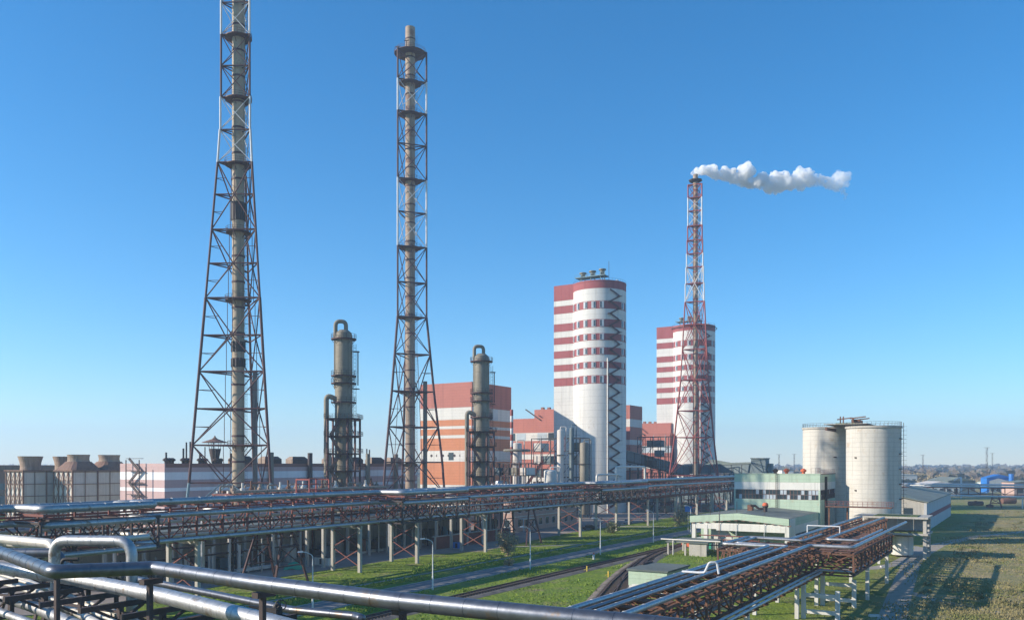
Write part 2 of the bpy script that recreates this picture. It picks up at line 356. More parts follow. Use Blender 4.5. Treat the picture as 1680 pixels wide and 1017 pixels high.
# railway tracks on ballast
def track(name, line, label):
    L = line; th = thing(name, label, 'railway track', (L[0].x, L[0].y, 0))
    fine = []
    for a, b in zip(L, L[1:]):
        n = max(1, int((b - a).length / 2)); fine += [a.lerp(b, i / n) for i in range(n)]
    fine.append(L[-1]); v = []
    for i, p in enumerate(fine):
        t = (fine[min(i + 1, len(fine) - 1)] - fine[max(i - 1, 0)]).normalized(); s = Vector((t.y, -t.x, 0))
        for w, z in ((-2.6, .02), (-1.7, .26), (1.7, .26), (2.6, .02)): v.append((p.x + s.x * w, p.y + s.y * w, z))
    mesh('ballast_bed', v, [(4 * i + j, 4 * i + 4 + j, 4 * i + 5 + j, 4 * i + 1 + j) for i in range(len(fine) - 1) for j in range(3)], BALL, th)
    for sd in (-1, 1):
        pts = []
        for i, p in enumerate(fine):
            t = (fine[min(i + 1, len(fine) - 1)] - fine[max(i - 1, 0)]).normalized(); s = Vector((t.y, -t.x, 0))
            pts.append(p + s * .78 * sd + Vector((0, 0, .50)))
        v = []; f = []
        for i, p in enumerate(pts):
            t = (pts[min(i + 1, len(pts) - 1)] - pts[max(i - 1, 0)]).normalized(); s = Vector((t.y, -t.x, 0)) * .06
            v += [p - s, p + s, p + s - Vector((0, 0, .2)), p - s - Vector((0, 0, .2))]
        for i in range(len(pts) - 1): f += [tuple(4 * i + k for k in q) for q in ((0, 1, 5, 4), (1, 2, 6, 5), (3, 0, 4, 7))]
        mesh('rail', v, f, RAIL, th)
    bars = []
    for i in range(len(fine) - 1):
        a, b = fine[i], fine[i + 1]; t = (b - a).normalized(); s = Vector((t.y, -t.x, 0)) * 1.35
        for k in range(3):
            p = a.lerp(b, k / 3) + Vector((0, 0, .25)); bars.append((p - s, p + s, .26, .18))
    joined('sleepers', bars, TIE, th)
    return th
track('railway_track', [W(s, -76) for s in range(-30, 240, 10)] + [W(240, -76), W(300, -76), W(400, -76)], 'straight rusty railway track beside the asphalt road')
curve = [GP(1112, 897), GP(1080, 908), GP(1052, 923), GP(1032, 938), GP(1012, 957), GP(992, 982), GP(975, 1006), GP(955, 1040), GP(930, 1090)]
track('railway_track', curve, 'curved railway track turning off towards the small green hut')
track('railway_track', [GP(1062, 917), GP(1046, 931), GP(1033, 946), GP(1022, 966), GP(1012, 990), GP(1004, 1020), GP(998, 1060)], 'short railway siding passing closest to the small green hut')
strip('path', [GP(x, y) for x, y in ((1370, 935), (1430, 932), (1470, 925), (1497, 910), (1512, 899), (1500, 896), (1486, 897))], 3.0, 0.012, PAVE)
strip('path', [GP(x, y) for x, y in ((1440, 1120), (1462, 1017), (1476, 975), (1488, 942), (1500, 915), (1540, 893), (1600, 880), (1680, 872), (1760, 868))], 3.6, 0.006, DIRT)
strip('path', [GP(x, y) for x, y in ((1480, 968), (1540, 985), (1600, 997), (1680, 1012), (1760, 1022))], 2.0, 0.009, DIRT)

# ------------------------------------------------------------------ lattice masts with their flues
def lattice(name, label, c, levels, prof, rot, bands, r_flue, flue_top, mats, flue_mat, plats, leg_r, flue_kw={}, foot=True, sub=False):
    """three-legged mast round a flue: levels = ring heights, prof = [(z, R)], bands(z) -> material"""
    th = thing(name, label, 'chimney', (c[0], c[1], 0))
    def R(z):
        for (z0, r0), (z1, r1) in zip(prof, prof[1:]):
            if z <= z1: return r0 + (r1 - r0) * (z - z0) / (z1 - z0)
        return prof[-1][1]
    def V(k, z, f=1.0): a = rot + k * 2 * math.pi / 3; return Vector((c[0] + R(z) * f * math.cos(a), c[1] + R(z) * f * math.sin(a), z))
    # flue with raised hoops
    pr = [(r_flue * 1.05, 0)]; z = 4.0
    while z < flue_top - 1:
        pr += [(r_flue, z), (r_flue + .06, z + .02), (r_flue + .06, z + .3), (r_flue, z + .32)]; z += 4.3
    pr += [(r_flue, flue_top), (r_flue * .82, flue_top), (r_flue * .82, flue_top - 2)]
    fl = lathe('flue', (c[0], c[1], 0), pr, flue_mat, th, 20, caps=False)
    zs = [0] + levels
    for k in range(3):
        for a, b in zip(zs, zs[1:]):
            rod('leg', V(k, a), V(k, b), leg_r * (1.15 if a < 60 else .9), bands((a + b) / 2), th, 8)
    for i, z in enumerate(levels):
        m = bands(z - .01); dk = mats[0] if m is mats[0] else m
        for k in range(3):
            rod('ring_beam', V(k, z), V(k + 1, z), leg_r * .62, mats[0], th, 6)
            rod('tie', V(k, z), Vector((c[0] + (V(k, z).x - c[0]) * r_flue / R(z), c[1] + (V(k, z).y - c[1]) * r_flue / R(z), z)), leg_r * .5, mats[0], th, 6)
    for i, (a, b) in enumerate(zip(zs, zs[1:])):
        m = bands((a + b) / 2); wide = R(a) > R(levels[-1]) * 1.25
        for k in range(3):
            if i == 0 and foot:            # splayed V feet below the first ring
                q = (V(k, b) + V(k + 1, b)) / 2
                for kk in (k, k + 1): rod('brace', V(kk, a), q, leg_r * .6, m, th, 6)
            elif i % 2 == 0 or not wide:
                q = (V(k, a) + V(k + 1, a)) / 2 if wide else None
                if wide:
                    for kk in (k, k + 1): rod('brace', q, V(kk, b), leg_r * .55, m, th, 6)
                else:
                    rod('brace', V(k, a), V(k + 1, b), leg_r * (.3 if m is mats[1] else .4), m, th, 6); rod('brace', V(k + 1, a), V(k, b), leg_r * (.3 if m is mats[1] else .4), m, th, 6)
            else:
                q = (V(k, b) + V(k + 1, b)) / 2
                for kk in (k, k + 1): rod('brace', V(kk, a), q, leg_r * .55, m, th, 6)
            if wide and i > 0 and not sub:  # slender mid posts and half diagonals
                qa, qb = (V(k, a) + V(k + 1, a)) / 2, (V(k, b) + V(k + 1, b)) / 2; rod('mid_post', qa, qb, leg_r * .3, m, th, 5)
                lo_, hi_ = (qa, b) if i % 2 == 0 else (qb, a)
                for kk in (k, k + 1): mid = (lo_ + V(kk, hi_)) / 2; rod('light_brace', mid, Vector((*V(kk, mid.z).xy, mid.z)), leg_r * .26, m, th, 5)
            if sub and wide and i > 0:     # light secondary diagonals
                rod('light_brace', V(k, a), V(k + 1, b), leg_r * .24, m, th, 5); rod('light_brace', V(k + 1, a), V(k, b), leg_r * .24, m, th, 5)
    z = 8.3
    while z < flue_top - 4:                # dark stiffening hoops on the flue
        lathe('hoop', (c[0], c[1], z), [(r_flue + .02, 0), (r_flue + .13, .02), (r_flue + .13, .45), (r_flue + .02, .47)], mats[0], th, 18, caps=False); z += 6.45
    for z, ro in plats:
        p = lathe('platform', (c[0], c[1], z), [(r_flue + .02, -.12), (ro, -.12), (ro, .12), (r_flue + .02, .12)], mats[0], th, 18, caps=False, smooth=False)
        for kk in range(6):
            a = rot + kk * math.pi / 3; dx = Vector((math.cos(a), math.sin(a), 0)); o_ = Vector((c[0], c[1], z))
            rod('bracket', o_ + dx * r_flue + Vector((0, 0, -1.5)), o_ + dx * ro * .98 + Vector((0, 0, -.1)), .09, mats[0], th, 5)
        b = []
        for kk in range(14):
            a = kk * math.pi / 7; a2 = a + math.pi / 7; o_ = Vector((c[0], c[1], z + .1))
            p1 = o_ + Vector((math.cos(a), math.sin(a), 0)) * ro; p2 = o_ + Vector((math.cos(a2), math.sin(a2), 0)) * ro
            b.append((p1, p1 + Vector((0, 0, 1.1)), .06, .06))
            for h in (.55, 1.1): b.append((p1 + Vector((0, 0, h)), p2 + Vector((0, 0, h)), .06, .06))
        joined('guard_rail', b, mats[0], p, None)
    # ladder with hoops beside the flue
    la = Vector((c[0] + r_flue + .55, c[1] - .3, 0)); b = []
    for sx in (-.22, .22): b.append((la + Vector((sx, 0, 4)), la + Vector((sx, 0, flue_top - 3)), .06, .06))
    for i in range(int((flue_top - 8) / 1.0)): b.append((la + Vector((-.22, 0, 4 + i)), la + Vector((.22, 0, 4 + i)), .05, .05))
    joined('ladder', b, DARK, th)
    return th, V
C1 = AT(391, 215)
lv1 = [8.5, 16.2, 25.5, 34.5, 43.7, 52.7, 62, 70.6, 79.1, 87.9, 96, 104.2, 112.4, 120.2, 128, 136, 144, 152, 160, 168]
def band1(z): return TEAL if z < 20 else MASTW if 96.5 < z < 112.4 or 128 < z < 144 or z > 160 else MAST
th1, V1 = lattice('lattice_chimney', 'tallest lattice chimney whose top runs out of the picture', C1, lv1,
    [(0, 13.6), (16.2, 11.7), (79.1, 6.4), (96, 5.0), (108, 4.2), (170, 4.1)], math.radians(90 - 2), band1, 1.5, 174, (MAST, MASTW), FLUE,
    [(25.5, 2.6), (62, 3.2), (79.1, 3.0), (96, 3.3), (112.4, 3.3), (128, 3.3), (144, 3.3), (160, 3.3)], .30)
for z0, z1 in ((45.2, 47.3), (49.0, 51.6), (82.0, 86.6)):    # dark slatted collars round the flue
    for k in range(12):
        a = k * math.pi / 6; d = Vector((math.cos(a), math.sin(a), 0)) * 1.68
        bar('collar_slat', C1 + d + Vector((0, 0, z0)), C1 + d + Vector((0, 0, z1)), .22, BLACK, th1)
    lathe('collar', (C1.x, C1.y, z0), [(1.52, 0), (1.62, 0), (1.62, z1 - z0), (1.52, z1 - z0)], DARK, th1, 18, caps=False)
# slim side flue standing inside the lattice
sf = thing('side_flue', 'slim dark side flue standing inside the tallest lattice chimney', 'flue', AT(418.5, 217))
lathe('shaft', AT(418.5, 217), [(.62, 0), (.62, 20), (.66, 20.02), (.66, 20.5), (.62, 20.52), (.62, 34), (.66, 34.02), (.66, 34.5), (.62, 34.52), (.62, 44.5), (.5, 44.5)], mat('side_flue_steel', (0.20, 0.18, 0.165), 0.7, 0.1, 0.25, 0.3, streak=(.6, 1)), sf, 12)
C2 = AT(673, 300)
lv2 = [10.5, 21.4, 33.6, 46, 59, 72, 84, 96.5, 108.4, 120, 132, 143.3, 154.3, 164.8]
def band2(z): return MASTW if 97 < z < 120.5 or 144 < z < 154 else MAST
th2, V2 = lattice('lattice_chimney', 'rusty lattice chimney in the middle, its top just below the sky edge', C2, lv2,
    [(0, 13.2), (21.4, 11.6), (46, 8.6), (72, 5.95), (165, 5.9)], math.radians(-9.8), band2, 1.7, 174, (MAST, MASTW), FLUER,
    [(21.4, 5.0), (46, 4.2), (72, 4.2), (96.5, 4.0), (120, 4.0), (143.3, 4.0), (154.3, 4.0), (164.8, 5.6)], .36)
for k in range(3):                                           # small winches on the top platform
    a = math.radians(100 + 80 * k); p = C2 + Vector((math.cos(a) * 4.4, math.sin(a) * 4.4, 165))
    bar('davit', p, p + Vector((0, 0, 2.6)), .25, DARK, th2); bar('davit_arm', p + Vector((-.9, 0, 2.2)), p + Vector((.9, 0, 2.5)), .22, DARK, th2)
sf2 = thing('side_flue', 'slim grey side flue inside the rusty middle lattice chimney', 'flue', AT(697.5, 302))
lathe('shaft', AT(697.5, 302), [(.75, 0), (.75, 25), (.8, 25.02), (.8, 25.6), (.75, 25.62), (.75, 50), (.6, 50)], COLM, sf2, 12)
K3 = 405 / 380                             # the mast stands clear of the tower's shadow
def z3(z): return CZ + (z - CZ) * K3 if z > 1 else z
C3 = AT(1141, 405)
lv3 = [z3(z) for z in (15.6, 32.5, 44.3, 58, 71.5, 82.4, 92.6, 100.7, 108, 114, 120, 126.4, 133, 138.9, 144.7)]
def band3(z): return MASTW if z3(92.7) < z < z3(114) or z3(126.5) < z < z3(138.8) else MAST3
th3, V3 = lattice('lattice_chimney', 'red and white lattice chimney trailing white smoke', C3, lv3,
    [(z3(z), r * K3) for z, r in ((0, 13.2), (15.6, 12.2), (32.5, 9.8), (58, 6.9), (92.6, 4.9), (114, 4.0), (126, 3.55), (145, 3.5))], math.radians(-50), band3, 1.15, z3(149.5), (MAST3, MASTW), FLUER,
    [(z3(82.4), 2.6), (z3(100.7), 2.2), (z3(126.4), 2.2), (z3(138.9), 2.2)], .34, sub=True)
lathe('crown_disc', (C3.x, C3.y, z3(146.6)), [(1.2, -.6), (2.4, -.5), (3.2, 0), (3.2, .5), (2.2, .8), (1.2, .9)], BLACK, th3, 8, caps=False, smooth=False)

# ------------------------------------------------------------------ process columns
def column(name, label, c, r, top, lo, sgn=-1):
    th = thing(name, label, 'column', c)
    pr = [(r, 0)]; z = 3
    while z < top - 3: pr += [(r, z), (r + .05, z + .02), (r + .05, z + .2), (r, z + .22)]; z += 3.1
    pr += [(r, top - 2.2), (r * .9, top - .9), (r * .5, top - .1), (.2, top)]
    lathe('shell', c, pr, COLM, th, 24)
    # swan-neck at the top and the big downcomer at the left
    x0 = c.x - r * .62
    tube('swan_neck', [Vector((c.x + r * .25, c.y, top - 1)), Vector((c.x + r * .25, c.y, top + 2.2)), Vector((x0 - r * .28, c.y - r * .2, top + 2.2)), Vector((x0 - r * .28, c.y - r * .2, top - 2))], .55, COLM, th, 14, 1.2)
    tube('vent_pipe', [Vector((c.x - r * .95, c.y - .9, top - 2)), Vector((c.x - r * .95, c.y - .9, lo + 8))], .26, COLM, th, 8)
    dx = c.x - r - 2.0
    tube('downcomer', [Vector((c.x - r * .6, c.y - r * .5, lo + 5.0)), Vector((dx, c.y - 1.6, lo + 6.4)), Vector((dx, c.y - 1.6, 0))], .68, COLM, th, 14, 1.5, seam=3)
    def plat(z, ro, name='platform'):
        p = lathe(name, (c.x, c.y, z), [(r + .02, -.15), (r + ro, -.15), (r + ro, .15), (r + .02, .15)], MAST, th, 20, caps=False, smooth=False); b = []
        for kk in range(16):
            a = kk * math.pi / 8; a2 = a + math.pi / 8; o_ = Vector((c.x, c.y, z + .12)); R = r + ro - .05
            p1 = o_ + Vector((math.cos(a), math.sin(a), 0)) * R; p2 = o_ + Vector((math.cos(a2), math.sin(a2), 0)) * R
            b.append((p1, p1 + Vector((0, 0, 1.2)), .07, .07))
            for h in (.6, 1.2): b.append((p1 + Vector((0, 0, h)), p2 + Vector((0, 0, h)), .07, .07))
            if kk % 2 == 0: b.append((o_ + Vector((math.cos(a), math.sin(a), -1.4 / r)) * r * 1.0, p1 - Vector((0, 0, .2)), .09, .09))
        joined('guard_rail', b, DARK, p, None); return p
    for z in (top - 2.6, top - 12.5, lo + 9.5, lo + 4.4): plat(z, 1.05)
    # ladder tower to the right
    b = []; lx = Vector((c.x + r + .75, c.y - .5, 0))
    for sx in (-.3, .3): b.append((lx + Vector((sx, 0, lo - 2)), lx + Vector((sx, 0, top - 4)), .09, .09))
    for i in range(int(top - 4 - lo)): b.append((lx + Vector((-.3, 0, lo + i)), lx + Vector((.3, 0, lo + i)), .07, .07))
    joined('ladder', b, DARK, th)
    bar('riser', lx + Vector((.75, .3, lo + 9)), lx + Vector((.75, .3, top - 6)), .22, DARK, th)
    for z in (top - 6, top - 16): gboxp = box('landing', (lx.x + .3, lx.y, z), (1.7, 1.6, .2), DARK, th)
    # framed stair tower round the foot: posts, floors, braces and stairs
    hw = r + 1.35; k = int(lo / 4.6); zs = [lo - 4.6 * i for i in range(k + 1)]
    P4 = [Vector((c.x + sx * hw, c.y + sy * hw, 0)) for sx, sy in ((-1, -1), (1, -1), (1, 1), (-1, 1))]
    for p in P4: bar('frame_post', p, p + Vector((0, 0, lo)), .42, MAST, th)
    bar('frame_post', Vector((c.x + hw * .45, c.y - hw, 0)), Vector((c.x + hw * .45, c.y - hw, lo)), .5, MAST, th)
    for z in zs:
        if z < 2: continue
        fl = mesh('floor_grating', *ring_plate(c, r + .05, hw + .9, z), DARK, th)
        b = []
        for i in range(4):
            a, q = P4[i] + (P4[i] - c).normalized() * 1.0, P4[(i + 1) % 4] + (P4[(i + 1) % 4] - c).normalized() * 1.0
            a = Vector((a.x, a.y, z)); q = Vector((q.x, q.y, z))
            for j in range(9): p = a.lerp(q, j / 8); b.append((p, p + Vector((0, 0, 1.15)), .07, .07))
            for h in (.55, 1.15): b.append((a + Vector((0, 0, h)), q + Vector((0, 0, h)), .07, .07))
        joined('guard_rail', b, DARK, fl, None)
        for i in range(4): bar('floor_beam', P4[i] + Vector((0, 0, z - .3)), P4[(i + 1) % 4] + Vector((0, 0, z - .3)), .3, MAST, th)
    for i, (z1, z0) in enumerate(zip(zs, zs[1:])):
        y = c.y - hw + .1; xa, xb = c.x - hw * .75, c.x - hw * .05
        if i % 2: xa, xb = xb, xa
        bar('stair_flight', Vector((xa, y, z0)), Vector((xb, y, z1)), .5, DARK, th, .8)
        bar('frame_brace', Vector((c.x + hw, c.y - hw, z0)), Vector((c.x + hw * .45, c.y - hw, z1)), .2, MAST, th)
    return th
def ring_plate(c, ri, ro, z, n=24):
    v = []; f = []
    for i in range(n):
        a = 2 * math.pi * i / n + math.pi / n; k = ro / max(abs(math.cos(a)), abs(math.sin(a)))
        v += [(c.x + ri * math.cos(a), c.y + ri * math.sin(a), z), (c.x + k * math.cos(a), c.y + k * math.sin(a), z)]
    for i in range(n): j = (i + 1) % n; f.append((2 * i, 2 * i + 1, 2 * j + 1, 2 * j))
    return v, f
column('process_column', 'taller grey process column with swan neck, between the two lattice chimneys', AT(564, 230), 2.35, 57.0, 33.0)
column('process_column', 'grey process column with swan neck in front of the orange building', AT(790, 268), 2.5, 55.5, 31.0)

# ------------------------------------------------------------------ orange banded hall and the red halls behind
def banded(th, s0, s1, t0, t1, bands, roofm, zroof, faces='fn', win=(), winm=None):
    """box building with one cladding band object per storey band; bands = [(z0, z1, mat)]; recessed joints between bands"""
    gbox('core', s0 + .2, s1 - .2, t0 + .2, t1 - .2, 0, zroof - .25, CONC, th)
    for i, (z0, z1, m) in enumerate(bands):
        gbox('cladding_band', s0 + .0, s0 + .3, t0, t1, z0 + .02, z1 - .02, m, th)
        gbox('cladding_band', s0 + .302, s1, t1 - .3, t1, z0 + .02, z1 - .02, m, th)
        gbox('cladding_band', s1 - .3, s1, t0, t1 - .302, z0 + .02, z1 - .02, m, th)
        gbox('cladding_band', s0 + .302, s1 - .302, t0, t0 + .3, z0 + .02, z1 - .02, m, th)
    gbox('roof', s0 + .3, s1 - .3, t0 + .3, t1 - .3, zroof - .25, zroof - .1, roofm, th)
c = AT(775, 353); sO, tO = ST(c)
orange = thing('banded_hall', 'tall box hall banded red, white and orange behind the column', 'building', W(sO, tO))
zb = [(44.4, 54.8, ORED), (39.3, 44.4, OWHT), (36.7, 39.3, OORG), (35.5, 36.7, OWHT), (32.9, 35.5, OORG), (31.6, 32.9, OWHT), (26.4, 31.6, OORG), (21.8, 26.4, OWHT), (12, 21.8, OORG), (0, 12, OWHT)]
banded(orange, sO, sO + 31, tO - 27, tO, zb, ROOF, 54.8)
for z0, z1 in ((39.5, 44.2), (35.7, 36.5), (31.8, 32.7)):                    # grey glazed stretches on the shaded side
    for k in range(4):
        gbox('window_panel', sO + 1.5 + k * 4.6, sO + 5.9 + k * 4.6, tO - .1, tO + .06, z0, z1, PALEW if k % 2 else GLASS, orange)
for k in range(3): gbox('loading_door', sO - .08, sO + .1, tO - 6 - k * 6, tO - 3.5 - k * 6, 22.4, 25.6, GLASS if k == 1 else OWHT, orange)
for k in range(8):                                                           # round vents in the white band
    p = W(sO - .06, tO - 3 - k * 3, 24.3); rod('round_vent', p, p - U3 * -.1, .6, DARK, orange, 10)
rodm = gbox('corner_drain', sO - .12, sO + .0, tO - .5, tO - .15, 0, 54.9, ORED, orange)
def red_hall(name, label, s0, t0, w, dep, top, win=True, pent=None):
    th = thing(name, label, 'building', W(s0, t0))
    h = top; b = [(h - 7, h, ORED), (h - 11, h - 7, OWHT), (h - 17.5, h - 11, ORED), (h - 20, h - 17.5, OWHT), (h - 27, h - 20, ORED), (h - 33, h - 27, OWHT), (0, h - 33, ORED)]
    b = [(max(0, a), z, m) for a, z, m in b if z > 0.5]
    banded(th, s0, s0 + dep, t0, t0 + w, b, ROOF, h)
    for k in range(int(w / 6)):
        if k % 3 != 2: gbox('window_panel', s0 - .06, s0 + .1, t0 + 1 + k * 6, t0 + 6.4 + k * 6, h - 10.8, h - 7.2, PALEW if k % 2 else GLASS, th)
    if pent:
        a, c_, ph = pent; gbox('penthouse', s0 + 4, s0 + dep - 2, t0 + a, t0 + c_, h - .1, h + ph, ORED, th)
        for k in range(3): gbox('roof_vent', s0 + 7 + k * 2, s0 + 8.4 + k * 2, t0 + a + 2 + k * 2.5, t0 + a + 3.4 + k * 2.5, h + ph, h + ph + 1.3, BROWN, th)
        bar('roof_stair', W(s0 - .3, t0 + a - 2.5, h + ph), W(s0 - .3, t0 + a + 6, h - 1), .5, DARK, th)
    return th
s_, t_ = ST(AT(833, 425)); red_hall('red_hall', 'red and white hall between the orange hall and nearer striped tower', s_, t_ - 2, 46, 24, 43, pent=(15, 44, 4.5))
s_, t_ = ST(AT(1026, 432)); red_hall('red_hall', 'narrow dark red block beside the foot of the nearer striped tower', s_, t_ - 6, 8.5, 16, 50.5)
s_, t_ = ST(AT(1034, 492)); red_hall('red_hall', 'small red hall between the two striped towers', s_, t_, 24, 22, 38, pent=(3, 23, 6.0))

# ------------------------------------------------------------------ striped granulation towers
def striped_tower(label, xc, d, r, ztop, rel):
    c = AT(xc, d); th = thing('striped_tower', label, 'tower', c)
    toc = math.atan2(-c.y, -c.x)                                            # direction of the camera
    k = ztop / 100.2
    reds = [(96.7 * k, ztop)] + [(a * k, b * k) for a, b in ((87.9, 91.3), (80, 83.4), (74.3, 77.3), (68.1, 71.3), (62.3, 65.2), (55.7, 59.3))]
    cuts = sorted({0.0, ztop} | {z for p in reds for z in p} | {8 * i for i in range(1, 7)})
    for a, b in zip(cuts, cuts[1:]):
        m = TRED if any(p[0] - .01 <= a and b <= p[1] + .01 for p in reds) else TWHITE
        lathe('shell_band', c, [(r - .04, a), (r, a + .03), (r, b - .03), (r - .04, b)], m, th, 64, caps=False)
    lathe('roof', c, [(r - .3, ztop - .6), (0.05, ztop - .3)], ROOF, th, 48, caps=False)
    lathe('coping', c, [(r + .02, ztop - .5), (r + .12, ztop - .5), (r + .12, ztop + .05), (r - .35, ztop + .05), (r - .35, ztop - .6)], TRED, th, 64, caps=False)
    # rectangular stair shaft at the left, its broad face turned to the sun
    s0, t0 = ST(c); bw = r * 1.02
    sh0, sh1, tt0, tt1 = s0 - r * .62, s0 + r * .85, t0 - r * 1.62, t0 - r * .62
    reds2 = [(93.7 * k, ztop * 1.004)] + reds[1:]; top2 = ztop * 1.004
    cuts2 = sorted({0.0, top2} | {z for p in reds2 for z in p} | {6.0 * i for i in range(1, 10) if 6.0 * i < 54})
    for a, b in zip(cuts2, cuts2[1:]):
        m = TRED if any(p[0] - .01 <= a and b <= p[1] + .01 for p in reds2) else TWHITE
        n = 3
        for j in range(n):
            w = (tt1 - tt0) / n
            gbox('shaft_panel', sh0, sh0 + .3, tt0 + j * w + .02, tt0 + (j + 1) * w - .02, a + .03, b - .03, m, th)
        gbox('shaft_panel', sh0 + .31, sh1, tt0, tt0 + .3, a + .03, b - .03, m, th)
    gbox('shaft_core', sh0 + .1, sh1 - .1, tt0 + .1, tt1, 0, top2 - .3, CONC, th)
    # windows in the red bands
    for a, b in reds[1:]:
        for an in (-72, -52, -31, -12.6, 5, 58, 75):
            ang = toc + math.radians(an); z0, z1 = a + .25, b - .2
            p = c + Vector((math.cos(ang), math.sin(ang), 0)) * (r + .02)
            w = box('window', (p.x, p.y, (z0 + z1) / 2), (.25, 1.75, z1 - z0), WFRAME, th, ang)
            for q in (-1, 1):
                t3 = Vector((-math.sin(ang), math.cos(ang), 0)) * .42 * q
                box('pane', (p.x + math.cos(ang) * .04 + t3.x, p.y + math.sin(ang) * .04 + t3.y, (z0 + z1) / 2), (.25, .68, z1 - z0 - .35), PALEW if (an < 0) == (q < 0) else GLASS, w, ang)
    # zigzag fire stair at the shaded side
    z = ztop - 4; i = 0; aL, aR = toc + math.radians(21), toc + math.radians(44)
    def pt(a, rr, zz): return c + Vector((math.cos(a) * rr, math.sin(a) * rr, zz))
    while z > 4:
        a1, a2 = (aL, aR) if i % 2 == 0 else (aR, aL); lo_ = z - 2.55
        steps = 5
        for j in range(steps):
            f0, f1 = j / steps, (j + 1) / steps
            bar('stair_flight', pt(a1 + (a2 - a1) * f0, r + .75, z - 2.55 * f0), pt(a1 + (a2 - a1) * f1, r + .75, z - 2.55 * f1), .2, MAST, th, .6)
        ld = box('landing', pt(a2, r + .75, lo_), (1.4, 1.8, .16), MAST, th, a2)
        z = lo_; i += 1
    zr = ztop * .665
    rod('downpipe', pt(toc + math.radians(17), r + .3, 0), pt(toc + math.radians(17), r + .3, zr), .3, TWHITE, th, 8)
    rod('downpipe', pt(toc + math.radians(18.8), r + .25, 0), pt(toc + math.radians(18.8), r + .25, zr - 4), .16, RED, th, 8)
    # extractor fans on a steel deck on the roof
    for j in range(3):
        q = c + N3 * (-4.5 + 4.6 * j) - U3 * 7 + Vector((0, 0, ztop + 3.9 + .3 * j))
        fb = lathe('extractor_fan', q, [(1.0, -1.6), (1.0, .1), (1.55, .2), (1.55, .7), (1.3, .75)], COLM, th, 12)
        for dx in (-.9, .9):
            for dy in (-.9, .9): bar('fan_leg', q + Vector((dx, dy, -4.4)), q + Vector((dx, dy, -.4)), .25, TEAL, th)
    dk = gbox('roof_deck', s0 - 9, s0 - 4, t0 - 7.5, t0 + 6.5, ztop + 2.2, ztop + 2.5, TEAL, th)
    rail_fence(dk, [W(s0 - 9, t0 - 7.5, ztop + 2.5), W(s0 - 9, t0 + 6.5, ztop + 2.5)], 1.1, TEAL, 2, 'guard_rail')
    for x, h in ((-6, 6), (1.5, 7), (4.5, 10)): bar('aerial', c + N3 * x + Vector((0, 0, ztop)), c + N3 * x + Vector((0, 0, ztop + h)), .14, DARK, th)
    bb = lathe('breather', c + N3 * 8.3 + Vector((0, 0, ztop)), [(.8, -.5), (.8, .6), (1.3, .9), (.3, 1.6)], PALEW, th, 10)
    b = []                                                                   # rail round the roof
    for kk in range(48):
        a = 2 * math.pi * kk / 48; a2 = 2 * math.pi * (kk + 1) / 48
        b.append((pt(a, r - .1, ztop), pt(a, r - .1, ztop + 1.0), .05, .05)); b.append((pt(a, r - .1, ztop + 1.0), pt(a2, r - .1, ztop + 1.0), .05, .05))
    joined('guard_rail', b, DARK, th, None)
    return th, c
tw1, ct1 = striped_tower('larger nearer round tower with red and white bands and zigzag stair', 983.5, 372, 11.55, 98.5, 1)
tw2, ct2 = striped_tower('farther red and white banded tower behind the smoking lattice chimney', 1138, 486, 12.0, 98.5, 1)
for z in (97.3,):
    for kk in range(36):
        a = 2 * math.pi * kk / 36; a2 = a + 2 * math.pi / 36
        rod('ring_gallery', ct2 + Vector((math.cos(a) * 12.9, math.sin(a) * 12.9, z)), ct2 + Vector((math.cos(a2) * 12.9, math.sin(a2) * 12.9, z)), .22, DARK, tw2, 5)
# ------------------------------------------------------------------ long pale hall with pink bands
Lh = thing('long_hall', 'long low hall with pale and pink bands behind the lattice chimneys', 'building', AT(270, 236.7))
s0, t0 = ST(AT(270, 236.7))
lb = [(19.9, 21, BROWN), (18.6, 19.88, PINK), (16.4, 18.58, PWHT), (14.2, 16.38, PINK), (13.2, 14.18, PWHT), (8.5, 13.18, PINK), (6, 8.48, PWHT), (0, 5.98, PINK)]
gbox('core', s0 + .3, s0 + 113.7, t0 - 19.7, t0 - .3, 0, 20.7, CONC, Lh)
for z0, z1, m in lb:
    gbox('cladding_band', s0, s0 + .3, t0 - 20, t0, z0, z1, BROWN if z1 > 20 and False else (PINK if m is BROWN else m), Lh)
    for k in range(6): gbox('cladding_band', s0 + .302 + k * 19, s0 + 19.28 + k * 19, t0 - .3, t0, z0, z1, m, Lh)
gbox('roof', s0 + .2, s0 + 113.8, t0 - 19.8, t0 - .2, 20.7, 20.9, ROOF, Lh)
for k, (a, m) in enumerate(((38, COLM), (55, DARK), (64, COLM), (84, COLM), (100, COLM), (110, GALV))):
    p = W(s0 + a, t0 + 1.0); rod('duct', p, p + Vector((0, 0, 24.5)), .8, m, Lh, 10)
for k, a in enumerate((32, 44, 56, 73, 84, 96, 107)):                         # roof ventilators with splayed gable ends
    q = W(s0 + a, t0 - 6, 20.9); L = 3.6
    v = [];
    for ss, tt, z in ((-L, -1.6, 0), (L, -1.6, 0), (L, 1.6, 0), (-L, 1.6, 0), (-L, -1.6, 1.5), (L, -1.6, 1.5), (L, 1.6, 1.5), (-L, 1.6, 1.5), (-L * .75, -.8, 2.4), (L * .75, -.8, 2.4), (L * .75, .8, 2.4), (-L * .75, .8, 2.4)):
        v.append(q + U3 * ss + N3 * tt + Vector((0, 0, z)))
    mesh('ventilator', v, [(0, 1, 5, 4), (1, 2, 6, 5), (2, 3, 7, 6), (3, 0, 4, 7), (4, 5, 9, 8), (5, 6, 10, 9), (6, 7, 11, 10), (7, 4, 8, 11), (8, 9, 10, 11)], [DARK, FAN], Lh, fm=[0, 0, 0, 1, 0, 0, 0, 1, 0])
